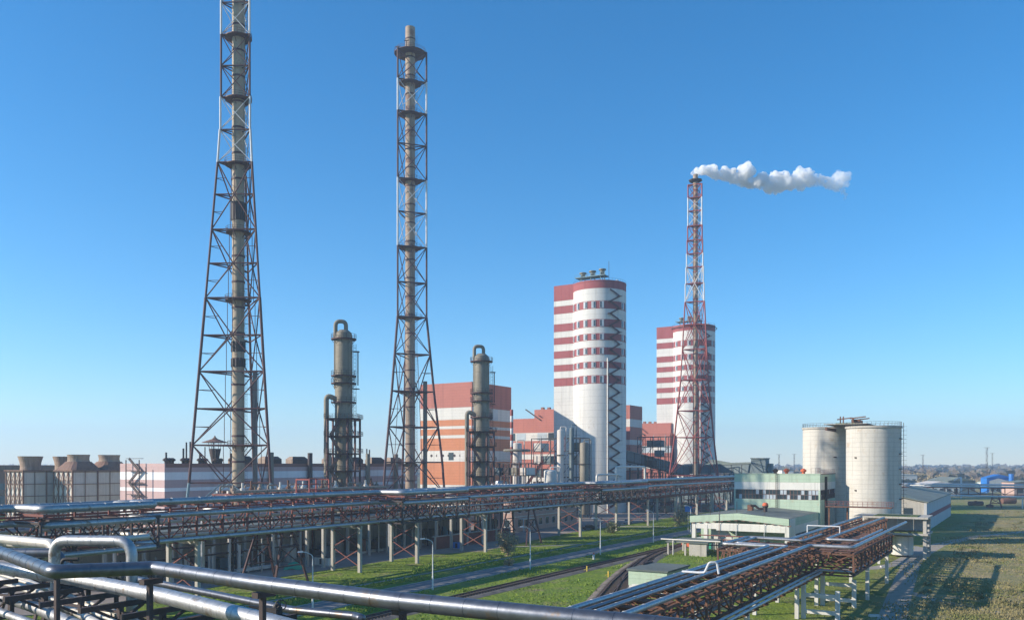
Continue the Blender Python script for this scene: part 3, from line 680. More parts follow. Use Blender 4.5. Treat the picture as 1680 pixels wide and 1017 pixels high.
for k in range(14):                                                           # cluster of fans and small stacks near the corner
    q = W(s0 + 2 + k * 1.9, t0 - 2 - (k % 3) * 1.2, 20.9)
    lathe('roof_fan', q, [(.5, 0), (.5, .7), (.95, .9), (.95, 1.3), (.3, 1.7)], DARK, Lh, 10)
    if k % 3 == 0: rod('vent_stack', q, q + Vector((0, 0, 3.2 + (k % 2) * 1.2)), .28, BLACK, Lh, 8)
for a, h in ((9.5, 6.2), (10.8, 6.4), (19, 7.5), (88, 5.5), (89.5, 5.2), (70, 5.0), (16, 5)):
    q = W(s0 + a, t0 - 3, 20.9); rod('vent_stack', q, q + Vector((0, 0, h)), .17 if a in (19, 16) else .24, BLACK, Lh, 8)
# stair tower on the sunlit end wall
b = Bars(Lh)
e0, e1 = t0 - 15.5, t0 - 9.5
for tt in (e0, e1, e1 + 3): b.add('stair_post', W(s0 - 1.2, tt, 0), W(s0 - 1.2, tt, 22.0 if tt != e1 + 3 else 20), .22, DARK)
for i in range(6):
    z = 2 + i * 3.4; a, c_ = (e0 + 1, e1 - .5) if i % 2 == 0 else (e1 - .5, e0 + 1)
    b.add('stair_flight', W(s0 - .9, a, z), W(s0 - .9, c_, z + 3.4), .22, DARK, .7)
    b.add('stair_landing', W(s0 - .8, min(a, c_) - 1, z + 3.4), W(s0 - .8, max(a, c_) + 1.2, z + 3.4), .9, DARK, .14)
b.done()
hw_ = thing('roof_hopper', 'dark hopper with conical cap on the roof of the long hall', 'hopper', W(s0 + 20, t0 - 3.5, 20.9))
q = W(s0 + 20, t0 - 3.5, 20.9)
lathe('hopper_body', q, [(.9, 0), (1.1, 1), (1.75, 4.3), (1.75, 4.5), (.3, 4.5)], DARK, hw_, 14)
lathe('cap', q, [(3.7, 6.3), (3.75, 6.45), (.9, 7.4), (.25, 8.0), (.1, 8.5)], FAND, hw_, 16)
for k in range(5):
    a = k * 2 * math.pi / 5; rod('cap_post', q + Vector((math.cos(a) * 1.6, math.sin(a) * 1.6, 4.4)), q + Vector((math.cos(a) * 1.9, math.sin(a) * 1.9, 6.5)), .08, DARK, hw_, 5)

# ------------------------------------------------------------------ fan cooling towers at the left
def cooling(label, x, d, fans, L, wd, ztop, cone):
    c = AT(x, d); s0, t0 = ST(c); th = thing('cooling_tower', label, 'cooling tower', c)
    gbox('casing', s0 + .3, s0 + L - .3, t0 - wd + .3, t0 - .3, 4.2, ztop - .2, PANEL, th)
    gbox('basin', s0 - .5, s0 + L + .5, t0 - wd - .5, t0 + .5, 0, 2.0, CONC, th)
    gbox('louvre_void', s0 + .6, s0 + L - .6, t0 - wd + .6, t0 - .6, 2, 4.2, BLACK, th)
    gbox('deck', s0 - .3, s0 + L + .3, t0 - wd - .3, t0 + .3, ztop - .2, ztop + .15, FAND, th)
    B = Bars(th); n = int(L / 3.4)
    for i in range(n + 1):
        s = s0 + L * i / n; B.add('frame_post', W(s, t0 - .1, 0), W(s, t0 - .1, ztop - .2), .34 if i % 2 == 0 else .16, FAND)
    for j in range(5):
        z = 4.2 + (ztop - 4.6) * j / 4; B.add('frame_rail', W(s0, t0 - .12, z), W(s0 + L, t0 - .12, z), .18, FAND)
        B.add('frame_rail', W(s0 + .12, t0 - wd, z), W(s0 + .12, t0, z), .18, FAND)
    m_ = 4
    for i in range(m_ + 1): tt = t0 - wd + wd * i / m_; B.add('frame_post', W(s0 + .1, tt, 0), W(s0 + .1, tt, ztop - .2), .25, FAND)
    for i in range(m_):
        for j in range(3):
            z0, z1 = 1 + (ztop - 1.5) * j / 3, 1 + (ztop - 1.5) * (j + 1) / 3; ta, tb = t0 - wd + wd * i / m_, t0 - wd + wd * (i + 1) / m_
            B.add('frame_brace', W(s0, ta, z0), W(s0, tb, z1), .14, FAND); B.add('frame_brace', W(s0, tb, z0), W(s0, ta, z1), .14, FAND)
    B.done()
    for a in fans:
        q = W(s0 + a, t0 - wd / 2, ztop + .15)
        if cone:                                             # square-to-round timber skirt under the fan stack
            n = 24; v = []; hw = wd / 2 - .1
            for i in range(n):
                an = 2 * math.pi * i / n + math.pi / n; k = hw / max(abs(math.cos(an)), abs(math.sin(an)))
                v.append(q + N3 * k * math.cos(an) + U3 * k * math.sin(an))
            for f_, z in ((.82, 1.3), (.66, 2.5)):
                for i in range(n):
                    an = 2 * math.pi * i / n + math.pi / n; k = hw / max(abs(math.cos(an)), abs(math.sin(an)))
                    r = k * (1 - f_) * .35 + hw * f_ * (1.0 - .35 * (1 - f_)); v.append(q + (N3 * math.cos(an) + U3 * math.sin(an)) * (r if f_ < .8 else (k * .45 + r * .5)) + Vector((0, 0, z)))
            mesh('skirt', v, [(j * n + i, j * n + (i + 1) % n, (j + 1) * n + (i + 1) % n, (j + 1) * n + i) for j in range(2) for i in range(n)], FAND, th)
            r0 = hw * .66; z0 = 2.4
            lathe('fan_stack', q, [(r0, z0), (r0 * .94, z0 + .6), (r0 * .93, z0 + 1.2), (r0 * .98, z0 + 2.0), (r0 * 1.02, z0 + 2.2), (r0 * .85, z0 + 2.2), (r0 * .8, z0 + .5)], FAN, th, 28, caps=False, smooth=False)
        else:
            r0 = wd * .36
            lathe('fan_stack', q, [(r0 * .82, 0), (r0 * .8, 1.0), (r0 * .86, 2.4), (r0 * 1.0, 4.0), (r0 * 1.02, 4.1), (r0 * .85, 4.1), (r0 * .7, 1)], FAN, th, 28, caps=False, smooth=False)
    return th
cooling('timber cooling tower with plain flared fan stacks, at the far left', 38, 250, (4.8, 15.5), 21, 9.5, 18.9, False)
cooling('timber cooling tower with conical skirts under its fan stacks beside the long hall', 119, 250, (4.9, 14.9), 20, 9.8, 18.9, True)
fb = thing('far_shed', 'long teal and brown shed beyond the cooling towers', 'building', AT(-60, 330))
s_, t_ = ST(AT(-60, 330))
gbox('wall', s_, s_ + 70, t_ - 120, t_, 0, 13, GALV, fb); gbox('upper_wall', s_ + 8, s_ + 68, t_ - 118, t_ - 2, 13, 18.2, BROWN, fb); gbox('roof', s_ + 7, s_ + 69, t_ - 119, t_ - 1, 18.2, 20.2, FAND, fb)
for k in range(9): gbox('window_strip', s_ + 5.5 + k * 7, s_ + 10.5 + k * 7, t_ - .1, t_ + .06, 8, 10.5, GLASS, fb)

# ------------------------------------------------------------------ conveyor galleries right of the near tower
def gallery(label, p, q, w, h, legs):
    th = thing('conveyor_gallery', label, 'conveyor gallery', (p.x, p.y, 0)); d = (q - p); L = d.length; x = Vector((d.y, -d.x, 0)).normalized() * w / 2; up = Vector((0, 0, 1))
    v = []
    for o_ in (p, q): v += [o_ - x, o_ + x, o_ + x + up * h, o_ + up * (h + .9), o_ - x + up * h]
    mesh('casing', v, [(0, 5, 6, 1), (1, 6, 7, 2), (0, 4, 9, 5), (0, 1, 2, 3, 4), (5, 9, 8, 7, 6)], GALV, th)
    mesh('roof', [v[2] + x * .15, v[3] + up * .12, v[4] - x * .15, v[7] + x * .15, v[8] + up * .12, v[9] - x * .15], [(0, 3, 4, 1), (1, 4, 5, 2)], ROOFG, th)
    n = max(2, int(L / 5))
    for i in range(n + 1):
        a = p.lerp(q, i / n) + x * 1.02 + Vector((0, 0, -.5)); bar('wall_rib', a, a + up * (h + .5), .2, DARK, th)
    bar('bottom_chord', p + x * 1.02 - up * .5, q + x * 1.02 - up * .5, .3, DARK, th); bar('bottom_chord', p - x * 1.02 - up * .5, q - x * 1.02 - up * .5, .3, DARK, th)
    for i in range(legs):
        a = p.lerp(q, (i + .5) / legs)
        for sg in (-1, 1): bar('support_leg', a + x * sg - up * .5, Vector((a.x, a.y, 0)) + x * sg * 1.6, .5, DARK, th)
        for zz in (.35, .7): bar('support_brace', a * 1 + x - up * (.5 + (a.z - .5) * zz), a - x * 1.3 - up * (.5 + (a.z - .5) * min(1, zz + .3)), .25, DARK, th)
    return th
gallery('blue-grey conveyor gallery sloping down from the nearer striped tower', AT(1022, 412, 22.5), AT(1125, 442, 14.5), 5, 4.4, 3)
gallery('level conveyor gallery running to the transfer house', AT(1122, 446, 15.5), AT(1238, 420, 16.5), 5, 4.2, 4)
gallery('pitched gallery roof rising behind the smoking lattice chimney', AT(1168, 470, 20.5), AT(1225, 452, 17.2), 6, 1.8, 2)
tr = thing('transfer_house', 'dark transfer house on stilts at the conveyor end', 'building', AT(1247, 419)); s_, t_ = ST(AT(1240, 420))
gbox('house', s_ - 3, s_ + 4, t_ - 1.5, t_ + 5.5, 14, 23.2, GALV, tr); gbox('roof', s_ - 3.3, s_ + 4.3, t_ - 1.8, t_ + 5.8, 23.2, 23.7, ROOF, tr)
for a in (-2.6, 3.6):
    for c_ in (-1.1, 5.1): gbox('leg', s_ + a - .25, s_ + a + .25, t_ + c_ - .25, t_ + c_ + .25, 0, 14, DARK, tr)
bar('chute', W(s_, t_ + 5.8, 19), W(s_ + 1, t_ + 10.5, 10), 1.6, GALV, tr); gbox('annex', s_ + .5, s_ + 4, t_ + 5.8, t_ + 7.6, 14, 21, GALV, tr)
nw = thing('conveyor_store', 'low dark building below the conveyor galleries', 'building', AT(1160, 460)); s_, t_ = ST(AT(1130, 470))
gbox('wall', s_, s_ + 16, t_ - 34, t_ + 42, 0, 12, GALV, nw); gbox('roof', s_ - .3, s_ + 16.3, t_ - 34.3, t_ + 42.3, 12, 12.5, ROOFG, nw)
for k in range(14): gbox('window', s_ - .06, s_ + .1, t_ - 31 + k * 5, t_ - 27.5 + k * 5, 6, 9.5, PALEW if k % 3 else GLASS, nw)

# ------------------------------------------------------------------ mint green building and its lower wing
gs, gt = ST(Vector((80.5, 223, 0)))                    # right front corner of the main block
gb = thing('green_building', 'mint green block with white band and long window strip beside the silos', 'building', W(gs, gt))
W_, D_ = 22.6, 20.6; zt = 18.1
def zones(s0, s1, t0, t1, L, th, name='wall_band'):
    for z0, z1, m in L: gbox(name, s0, s1, t0, t1, z0, z1, m, th)
zn = [(0, 11.4, GREEN), (14.0, 15.98, GWHT), (16.0, 18.1, GREEN)]
zones(gs, gs + .4, gt - W_, gt, zn, gb); zones(gs + .402, gs + D_, gt - .4, gt, zn, gb)
zones(gs + .402, gs + D_, gt - W_, gt - W_ + .4, zn, gb); zones(gs + D_ - .4, gs + D_ - .002, gt - W_ + .402, gt - .402, zn, gb)
gbox('core', gs + .5, gs + D_ - .5, gt - W_ + .5, gt - .5, 0, 17.6, CONC, gb); gbox('roof', gs + .4, gs + D_ - .4, gt - W_ + .4, gt - .4, 17.6, 17.75, ROOF, gb)
def glazing(th, s0, s1, t0, t1, z0, z1, along, n, rows=3):
    """window strip: one pane object per light, frame bars between"""
    B = Bars(th)
    for i in range(n):
        for j in range(rows):
            za, zb_ = z0 + (z1 - z0) * j / rows + .05, z0 + (z1 - z0) * (j + 1) / rows - .05
            if along == 't':
                a, c_ = t0 + (t1 - t0) * i / n + .05, t0 + (t1 - t0) * (i + 1) / n - .05; gbox('pane', s0 + .1, s0 + .16, a, c_, za, zb_, GLASS if random.random() < .55 else PALEW, th)
            else:
                a, c_ = s0 + (s1 - s0) * i / n + .05, s0 + (s1 - s0) * (i + 1) / n - .05; gbox('pane', a, c_, t1 - .16, t1 - .1, za, zb_, GLASS if random.random() < .85 else PALEW, th)
    for i in range(n + 1):
        w = .16 if i % 8 == 0 else .09
        if along == 't': x = t0 + (t1 - t0) * i / n; B.add('mullion', W(s0 + .06, x, z0), W(s0 + .06, x, z1), w, FRAME)
        else: x = s0 + (s1 - s0) * i / n; B.add('mullion', W(x, t1 - .06, z0), W(x, t1 - .06, z1), w, FRAME)
    for j in range(rows + 1):
        z = z0 + (z1 - z0) * j / rows
        if along == 't': B.add('window_rail', W(s0 + .05, t0, z), W(s0 + .05, t1, z), .1, FRAME)
        else: B.add('window_rail', W(s0, t1 - .05, z), W(s1, t1 - .05, z), .1, FRAME)
    B.done()
glazing(gb, gs + .05, 0, gt - W_ + .3, gt - .3, 11.42, 13.98, 't', 24, 2)
glazing(gb, gs + .45, gs + D_ - .3, 0, gt - .05, 11.42, 13.98, 's', 20, 2)
gbox('corner_post', gs - .04, gs + .35, gt - .38, gt + .04, 11.4, 14, GREEN, gb); gbox('corner_post', gs - .04, gs + .35, gt - W_ - .04, gt - W_ + .3, 11.4, 14, GREEN, gb)
gbox('coping', gs - .1, gs + .5, gt - W_ - .1, gt + .1, 18.1, 18.3, GREEN, gb); gbox('coping', gs + .5, gs + D_, gt - .5, gt + .1, 18.1, 18.3, FRAME, gb)
gbox('side_duct', gs + 6, gs + 6.6, gt + .01, gt + .6, 0, 17.5, DARK, gb); gbox('lean_to', gs + 7.5, gs + 11, gt + .01, gt + 2.2, 0, 10.2, CONC, gb)
for tt in (-11.4, -10.8): rod('ladder_rail', W(gs - .25, gt + tt, 8.5), W(gs - .25, gt + tt, 19), .05, DARK, gb, 5)
joined('ladder_rungs', [(W(gs - .25, gt - 11.4, 8.8 + i * .5), W(gs - .25, gt - 10.8, 8.8 + i * .5), .04, .04) for i in range(20)], DARK, gb)
for x in (-7, -4, 0.5):                                 # roof extractor hoods
    q = W(gs + 6, gt - 6 + x, 17.75); lathe('roof_hood', q, [(.45, 0), (.45, .9), (.8, 1.1), (.8, 1.5), (.2, 1.9)], ORANGE if x != -7 else RUST, gb, 10)
rail_fence(gb, [W(gs + 2, gt - .2, 18.2), W(gs + D_, gt - .2, 18.2)], 1.1, RED, 1.5, 'guard_rail')
rail_fence(gb, [W(gs + 9, gt - 2.5, 17.75), W(gs + 13, gt - 2.5, 17.75), W(gs + 13, gt - 5, 17.75)], 2.0, RED, 1.0, 'hatch_rail')
# lower wing with open bay
ls0, ls1, lt0, lt1 = gs - 31.8, gs - .02, gt - 24.0, gt - .4
lw = thing('low_wing', 'low white and green wing with open front bay before the green block', 'building', W(ls0, lt1))
def gable(s, t0, t1, ze, zr, n=8):
    return [(t0 + (t1 - t0) * i / n, ze + (zr - ze) * (1 - abs(2 * i / n - 1))) for i in range(n + 1)]
G = gable(ls0, lt0, lt1, 8.0, 9.0)
v = [W(ls0 - .3, t, z + .25) for t, z in G] + [W(ls1, t, z + .25) for t, z in G]
n = len(G); mesh('roof', v, [(i, i + 1, n + i + 1, n + i) for i in range(n - 1)], ROOF, lw)
fv = [W(ls0 - .3, t, z + .25) for t, z in G] + [W(ls0 - .3, t, z - 1.3) for t, z in G]
mesh('fascia', fv + [p + U3 * .4 for p in fv], [(i, i + 1, n + i + 1, n + i) for i in range(n - 1)] + [(2 * n + i, 2 * n + i + 1, 3 * n + i + 1, 3 * n + i) for i in range(n - 1)] + [(n + i, n + i + 1, 3 * n + i + 1, 3 * n + i) for i in range(n - 1)] + [(0, n, 3 * n, 2 * n), (n - 1, 2 * n - 1, 4 * n - 1, 3 * n - 1)], GREEN, lw)
for i in range(14):                                     # dark blocks stand in for the broken drip shadow under the fascia
    t = lt0 + .4 + i * (lt1 - lt0 - .8) / 13; z = 8.0 + (1 - abs(2 * (t - lt0) / (lt1 - lt0) - 1)) - 1.42; gbox('drip_shadow_block', ls0 - .28, ls0 + .3, t, t + .8, z - .1, z + .1, FRAME, lw)
gbox('front_beam', ls0 + .05, ls0 + .5, lt0 + .4, lt1, 5.3, 6.75, GWHT, lw)
gbox('front_beam', ls0 - .1, ls0 + .04, lt0 + 6.5, lt1 - .8, 5.0, 6.55, GWHT, lw)
for t in (lt0 + .4, lt0 + 3.4): gbox('pier', ls0 - .02, ls0 + .9, t, t + .9, 0, 6.3, GWHT, lw)
gbox('pier', ls0 - .05, ls0 + .9, lt1 - 1.0, lt1 - .02, 0, 6.6, GWHT, lw)
mesh('splay_wall', [W(ls0 + 3, lt0 + 4.2, 0), W(ls0 + 3, lt0 + 12, 0), W(ls0 + 3, lt0 + 7, 6.6), W(ls0 + 3, lt0 + 4.2, 6.6)], [(0, 1, 2, 3)], GWHT, lw)
gbox('back_wall', ls0 + 8, ls0 + 8.4, lt0 + .4, lt1 - .4, 0, 8.2, GREEN, lw)
gbox('side_wall', ls0 + 2, ls1, lt1 - .4, lt1, 0, 3.6, GWHT, lw); gbox('side_wall', ls0 + .5, ls1, lt1 - .4, lt1, 6.4, 8.2, GREEN, lw); gbox('side_wall', ls0 + .5, ls1, lt1 - .402, lt1 - .002, 4.4, 6.39, GWHT, lw)
gbox('side_wall', ls0 + .5, ls0 + 6, lt1 - .38, lt1 + .02, 0, 8.2, GWHT, lw)
gbox('side_window', ls0 + 6.5, ls1 - 1, lt1 - .3, lt1 - .2, 3.6, 4.4, GLASS, lw)
gbox('side_wall', ls0 + 8, ls1, lt0, lt0 + .4, 0, 8.1, GREEN, lw)
for t, h in ((lt0 + 7.3, 4.4), (lt0 + 11.4, 3.6), (lt0 + 18, 2.6), (lt0 + 5, 1.6)): rod('mast', W(ls0 + .2, t, 8.2), W(ls0 + .2, t, 8.4 + h), .06, DARK, lw, 5)
for t, z0, z1 in ((lt0 + 7.3, 4, 9), (lt0 + 11.4, 2.5, 7), (lt0 + 18, 2.5, 7)): rod('downpipe', W(ls0 - .35, t, z0), W(ls0 - .35, t, z1), .07, WFRAME if t > lt0 + 8 else FRAME, lw, 6)
ex = thing('roof_extractor', 'orange capped extractor fan on the flat roof of the low wing', 'extractor fan', W(ls0 + 14, lt0 + 14.5, 9.2))
q = W(ls0 + 14, lt0 + 14.5, 8.9)
lathe('fan_body', q, [(.5, 0), (.5, 1.1), (.75, 1.3), (.75, 1.6)], DARK, ex, 12); lathe('hood', q, [(.75, 1.6), (.75, 1.9), (.5, 2.3), (.15, 2.4)], ORANGE, ex, 12)
tube('duct', [q + Vector((-.3, 0, .9)), q + Vector((-1.5, .2, .8)), q + Vector((-2.4, .3, 1.5)), q + Vector((-3.6, .4, 1.7))], .28, DARK, ex, 8); gbox('fan_base', ls0 + 13.3, ls0 + 14.7, lt0 + 10.2, lt0 + 11.4, 8.95, 10.6, RUST, ex)

# ------------------------------------------------------------------ twin concrete silos
def silo(label, c, r, h):
    th = thing('silo', label, 'silo', c); k = 8
    for i in range(k): lathe('shell_ring', c, [(r - .03, h * i / k), (r, h * i / k + .03), (r, h * (i + 1) / k - .03), (r - .03, h * (i + 1) / k)], SILO, th, 64, caps=False)
    lathe('top_slab', c, [(r - 1, h), (r + .28, h), (r + .28, h + .5), (r - 1, h + .55), (.05, h + .6)], CONC, th, 64, caps=False)
    b = []
    for i in range(40):
        a = 2 * math.pi * i / 40; a2 = a + 2 * math.pi / 40; P = lambda an, z: c + Vector((math.cos(an) * r, math.sin(an) * r, h + .5 + z))
        b.append((P(a, 0), P(a, 1.1), .05, .05)); b.append((P(a, 1.1), P(a2, 1.1), .05, .05)); b.append((P(a, .55), P(a2, .55), .04, .04))
    joined('guard_rail', b, DARK, th, None); return th
cR = AT(1433, 225); cL = AT(1357, 249)
sR = silo('nearer full concrete silo with ladder on its shaded side', cR, 6.75, 30.2)
sL = silo('concrete silo half hidden behind the nearer silo', cL, 6.75, 30.9)
toc = math.atan2(-cR.y, -cR.x)
for (aa, z) in ((-38, 22.5), (-38, 14.0)):
    a = toc + math.radians(aa); p = cR + Vector((math.cos(a) * 6.8, math.sin(a) * 6.8, z)); bar('wall_bracket', p - Vector((.35, 0, 0)), p + Vector((.35, 0, 0)), .3, DARK, sR)
a = math.atan2(-cL.y, -cL.x) + math.radians(18); p = cL + Vector((math.cos(a) * 6.8, math.sin(a) * 6.8, 22.8)); bar('wall_bracket', p - Vector((.4, 0, 0)), p + Vector((.4, 0, 0)), .35, DARK, sL)
a = toc + math.radians(84); lp = cR + Vector((math.cos(a) * 7.25, math.sin(a) * 7.25, 0)); tg = Vector((-math.sin(a), math.cos(a), 0)); no = Vector((math.cos(a), math.sin(a), 0))
for sg in (-.3, .3): bar('ladder_rail', lp + tg * sg + Vector((0, 0, 2)), lp + tg * sg + Vector((0, 0, 31.6)), .08, DARK, sR)
joined('ladder_cage', [(lp + no * x + tg * -.4 + Vector((0, 0, 2 + i * .55)), lp + no * x + tg * .4 + Vector((0, 0, 2 + i * .55)), .06, .06) for i in range(53) for x in (0, .75)] + [(lp + Vector((0, 0, 2 + i * 1.1)) - no * .5, lp + no * .75 + Vector((0, 0, 2 + i * 1.1)), .06, .06) for i in range(27)], DARK, sR)
for i in range(7): a2 = toc + math.radians(70); p = cR + Vector((math.cos(a2) * 6.9, math.sin(a2) * 6.9, 4 + i * 3.9)); box('ladder_stay', p, (.5, 1.3, .22), DARK, sR, a2)
dkk = thing('silo_roof_deck', 'mossy deck of steel beams bridging the tops of both silos', 'deck', W(*ST((cR + cL) / 2), 30.7))
m0 = (cR + cL) / 2; sd, td = ST(m0)
gbox('beam', sd - 9, sd + 9, td - 4.6, td - 4.1, 30.0, 30.75, RUST, dkk); gbox('beam', sd - 9, sd + 9, td + 5.2, td + 5.7, 30.0, 30.75, RUST, dkk)
gbox('deck_plate', sd - 9, sd + 9, td - 5, td + 6, 31.55, 31.7, CONC, dkk)
MOSS = mat('moss', (0.10, 0.13, 0.035), 0.95, 0, 0.4, 1.5)
gbox('moss_patch', sd - 8.5, sd - 1, td - 2, td + 3, 31.7, 31.85, MOSS, dkk)
for a, t, h, w in ((-6, 2, 1.4, .5), (-3, -1, 2.2, .3), (0, 1.5, 1.5, .6), (4, -3, 2.6, .3), (6.5, 0, 1.3, .5)):
    bar('machine_post', W(sd + a, td + t, 31.7), W(sd + a, td + t, 31.7 + h), w, RUST, dkk)
for a, t in ((-3, -1), (2.5, 2.5), (-7, 3)): bar('hoist_arm', W(sd + a, td + t - 1.6, 33.1), W(sd + a, td + t + 2.4, 33.5), .3, RUST, dkk)
for a, t in ((-5.5, 1.5), (1, 1)): gbox('hoist_motor', sd + a, sd + a + 1.2, td + t, td + t + 2.2, 31.9, 32.9, RUST, dkk)

# ------------------------------------------------------------------ warehouse right of the silos
ws, wt = ST(GP(1520, 872)); wh = thing('warehouse', 'grey warehouse with pitched roof and red band beyond the silos', 'building', W(ws, wt)); L = 96; wd = 25; ze, zr = 8.9, 11.6
gbox('end_wall', ws, ws + .35, wt - wd, wt, 0, ze, CONC, wh); gbox('far_wall', ws + L - .35, ws + L, wt - wd, wt, 0, ze, CONC, wh)
BLW = mat('pale_wall_panel', (0.50, 0.50, 0.50), 0.85, 0, 0.1, 0.3, streak=(.8, .8))
for k in range(16):
    a0, a1 = ws + .37 + k * (L - .8) / 16, ws + .37 + (k + 1) * (L - .8) / 16 - .03
    gbox('wall_panel', a0, a1, wt - .35, wt, 0, 3.5, BLW, wh); gbox('band_panel', a0, a1, wt - .33, wt - .04, 3.52, 5.0, TRED, wh); gbox('wall_panel', a0, a1, wt - .35, wt - .002, 5.02, ze, BLW, wh)
for sg, ta, tb in ((0, wt - wd - .5, wt - wd / 2), (1, wt - wd / 2, wt + .6)):
    za, zb_ = (ze, zr) if sg == 0 else (zr, ze)
    mesh('roof_slope', [W(ws - .6, ta, za), W(ws - .6, tb, zb_), W(ws + L + .6, tb, zb_), W(ws + L + .6, ta, za), W(ws - .6, ta, za + .25), W(ws - .6, tb, zb_ + .25), W(ws + L + .6, tb, zb_ + .25), W(ws + L + .6, ta, za + .25)], BOXF, ROOFG, wh)
mesh('gable', [W(ws + .1, wt - wd, ze), W(ws + .1, wt, ze), W(ws + .1, wt - wd / 2, zr)], [(0, 1, 2)], CONC, wh)
for z in (1.2, 5.2):
    for k in range(3): gbox('window', ws - .04, ws + .1, wt - 6.5 - k * 6, wt - 3.8 - k * 6, z, z + 2.0, GLASS, wh)
gbox('corner_pier', ws - .2, ws + .5, wt - .7, wt + .1, 0, ze, BLW, wh); gbox('string_course', ws - .12, ws - .002, wt - wd, wt - .8, 3.9, 4.2, CONC, wh)

# ------------------------------------------------------------------ small green hut by the tracks
h0 = GP(1031, 972); hs0, ht0 = ST(h0); hut = thing('hut', 'small mint green hut with dark flat roof by the tracks', 'hut', W(hs0, ht0))
gbox('wall', hs0, hs0 + 10, ht0, ht0 + 6.6, 1.3, 3.7, GREEN, hut); gbox('plinth', hs0 + .05, hs0 + 9.95, ht0 + .05, ht0 + 6.55, 0, 1.3, GWHT, hut)
gbox('roof', hs0 - .25, hs0 + 10.2, ht0 - .25, ht0 + 6.85, 3.7, 3.95, ROOF, hut); gbox('roof_upstand', hs0 + 6, hs0 + 10.2, ht0 - .25, ht0 + 0.1, 3.95, 4.2, DARK, hut)
for z in (1.9, 2.5, 3.1): gbox('course', hs0 - .02, hs0 + .02, ht0 + .1, ht0 + 6.5, z, z + .04, GREEN, hut)
gbox('patch', hs0 - .03, hs0 + .05, ht0 + .6, ht0 + 3.2, 0.2, 1.5, GWHT, hut); gbox('door', hs0 + 3, hs0 + 4.1, ht0 + 6.5, ht0 + 6.64, 0, 2.3, FRAME, hut)
# ------------------------------------------------------------------ pink office building under the main rack
os0, ot0 = ST(GP(858, 873)); of = thing('office_building', 'pink plastered two-storey office seen under the long rack', 'building', W(os0, ot0))
ot0 -= 3; Lo = 42
gbox('wall', os0, os0 + Lo, ot0 - 14, ot0, 0, 9.5, BRICK, of); gbox('roof', os0 - .3, os0 + Lo + .3, ot0 - 14.3, ot0 + .3, 9.5, 9.9, ROOF, of)
for z in (1.3, 5.6):
    for k in range(9):
        w = gbox('window', os0 + 2 + k * 4.4, os0 + 4.2 + k * 4.4, ot0 - .1, ot0 + .06, z, z + 2.4, WFRAME, of)
        gbox('pane', os0 + 2.15 + k * 4.4, os0 + 4.05 + k * 4.4, ot0 - .05, ot0 + .09, z + .15, z + 2.25, GLASS, w)
    for k in range(3):
        w = gbox('window', os0 - .06, os0 + .1, ot0 - 3.8 - k * 4.2, ot0 - 1.6 - k * 4.2, z, z + 2.4, WFRAME, of)
        gbox('pane', os0 - .09, os0 + .05, ot0 - 3.65 - k * 4.2, ot0 - 1.75 - k * 4.2, z + .15, z + 2.25, GLASS, w)
gbox('string_course', os0 - .05, os0 + Lo, ot0 + .001, ot0 + .2, 4.4, 4.7, GWHT, of); gbox('canopy', os0 + 2, os0 + 9, ot0, ot0 + 2, 3.7, 4.0, GWHT, of)
for k in range(3):
    gbox('entrance_post', os0 + 2.2 + k * 3.2, os0 + 2.5 + k * 3.2, ot0 + 1.7, ot0 + 2, 0, 3.7, WFRAME, of)
# ------------------------------------------------------------------ pipe racks
def rack_span(B, A, s0, s1, tN, tF, zb, zt, bay, m, w=.26, inner=True, flip=0):
    """truss box between s0 and s1: four chords, posts, diagonals, cross beams on both levels"""
    n = max(1, round((s1 - s0) / bay)); xs = [s0 + (s1 - s0) * i / n for i in range(n + 1)]
    for t in (tN, tF):
        for z in (zb, zt):
            for i in range(0, n, 4): B.add('chord', A(xs[i], t, z), A(xs[min(i + 4, n)], t, z), w * 1.15, m)
        for i, x in enumerate(xs):
            B.add('post', A(x, t, zb + w * .5), A(x, t, zt - w * .5), w, m)
            if i < n:
                a, b = (zb, zt) if (i + flip) % 2 else (zt, zb)
                B.add('brace', A(x, t, a), A(xs[i + 1], t, b), w * .62, m)
    for i, x in enumerate(xs):
        for z in (zb, zt): B.add('cross_beam', A(x, tN + .25 * (1 if tN > tF else -1), z - w), A(x, tF, z - w), w * .9, m)
        if inner: B.add('cross_beam', A(x, tN, (zb + zt) / 2 + .2), A(x, tF, (zb + zt) / 2 + .2), w * .7, m)
        if i < n and i % 2 == 0: B.add('wind_brace', A(x, tN, zt - .3), A(xs[i + 1], tF, zt - .3), w * .5, m)
def portal(th, A, s, tN, tF, ztop, wid=.6, cross=True, m=None, bm=None):
    m = m or CONC; bm = bm or RED
    for t in (tN, tF): bar('column', A(s, t, 0), A(s, t, ztop - .5), wid, m, th)
    bar('cap_beam', A(s, tN + (.5 if tN > tF else -.5), ztop - .25), A(s, tF - (.5 if tN > tF else -.5), ztop - .25), .55, m, th)
    if cross:
        zc = ztop * .52
        for a, b in ((ztop * .12, ztop * .5), (ztop * .5, ztop * .12), (ztop * .52, ztop * .9), (ztop * .9, ztop * .52)):
            bar('cross_brace', A(s, tN, a), A(s, tF, b), .16, bm, th)
def trestle(th, A, s, tN, tF, ztop, m, sp=4.0):
    for t, sg in ((tN, 1), (tF, -1)):
        o_ = (1 if tN > tF else -1) * sg * .9
        for e in (-1, 1):
            bar('trestle_leg', A(s + e * sp, t + o_, 0), A(s + e * 1.1, t, ztop), .34, m, th)
        for z in (.35, .7):
            k = sp - (sp - 1.1) * z; bar('trestle_tie', A(s - k, t + o_ * (1 - z), ztop * z), A(s + k, t + o_ * (1 - z), ztop * z), .22, m, th)
        bar('trestle_brace', A(s - sp * .75, t, ztop * .35), A(s + 1.9, t, ztop * .7), .16, m, th); bar('trestle_brace', A(s + sp * .75, t, ztop * .35), A(s - 1.9, t, ztop * .7), .16, m, th)
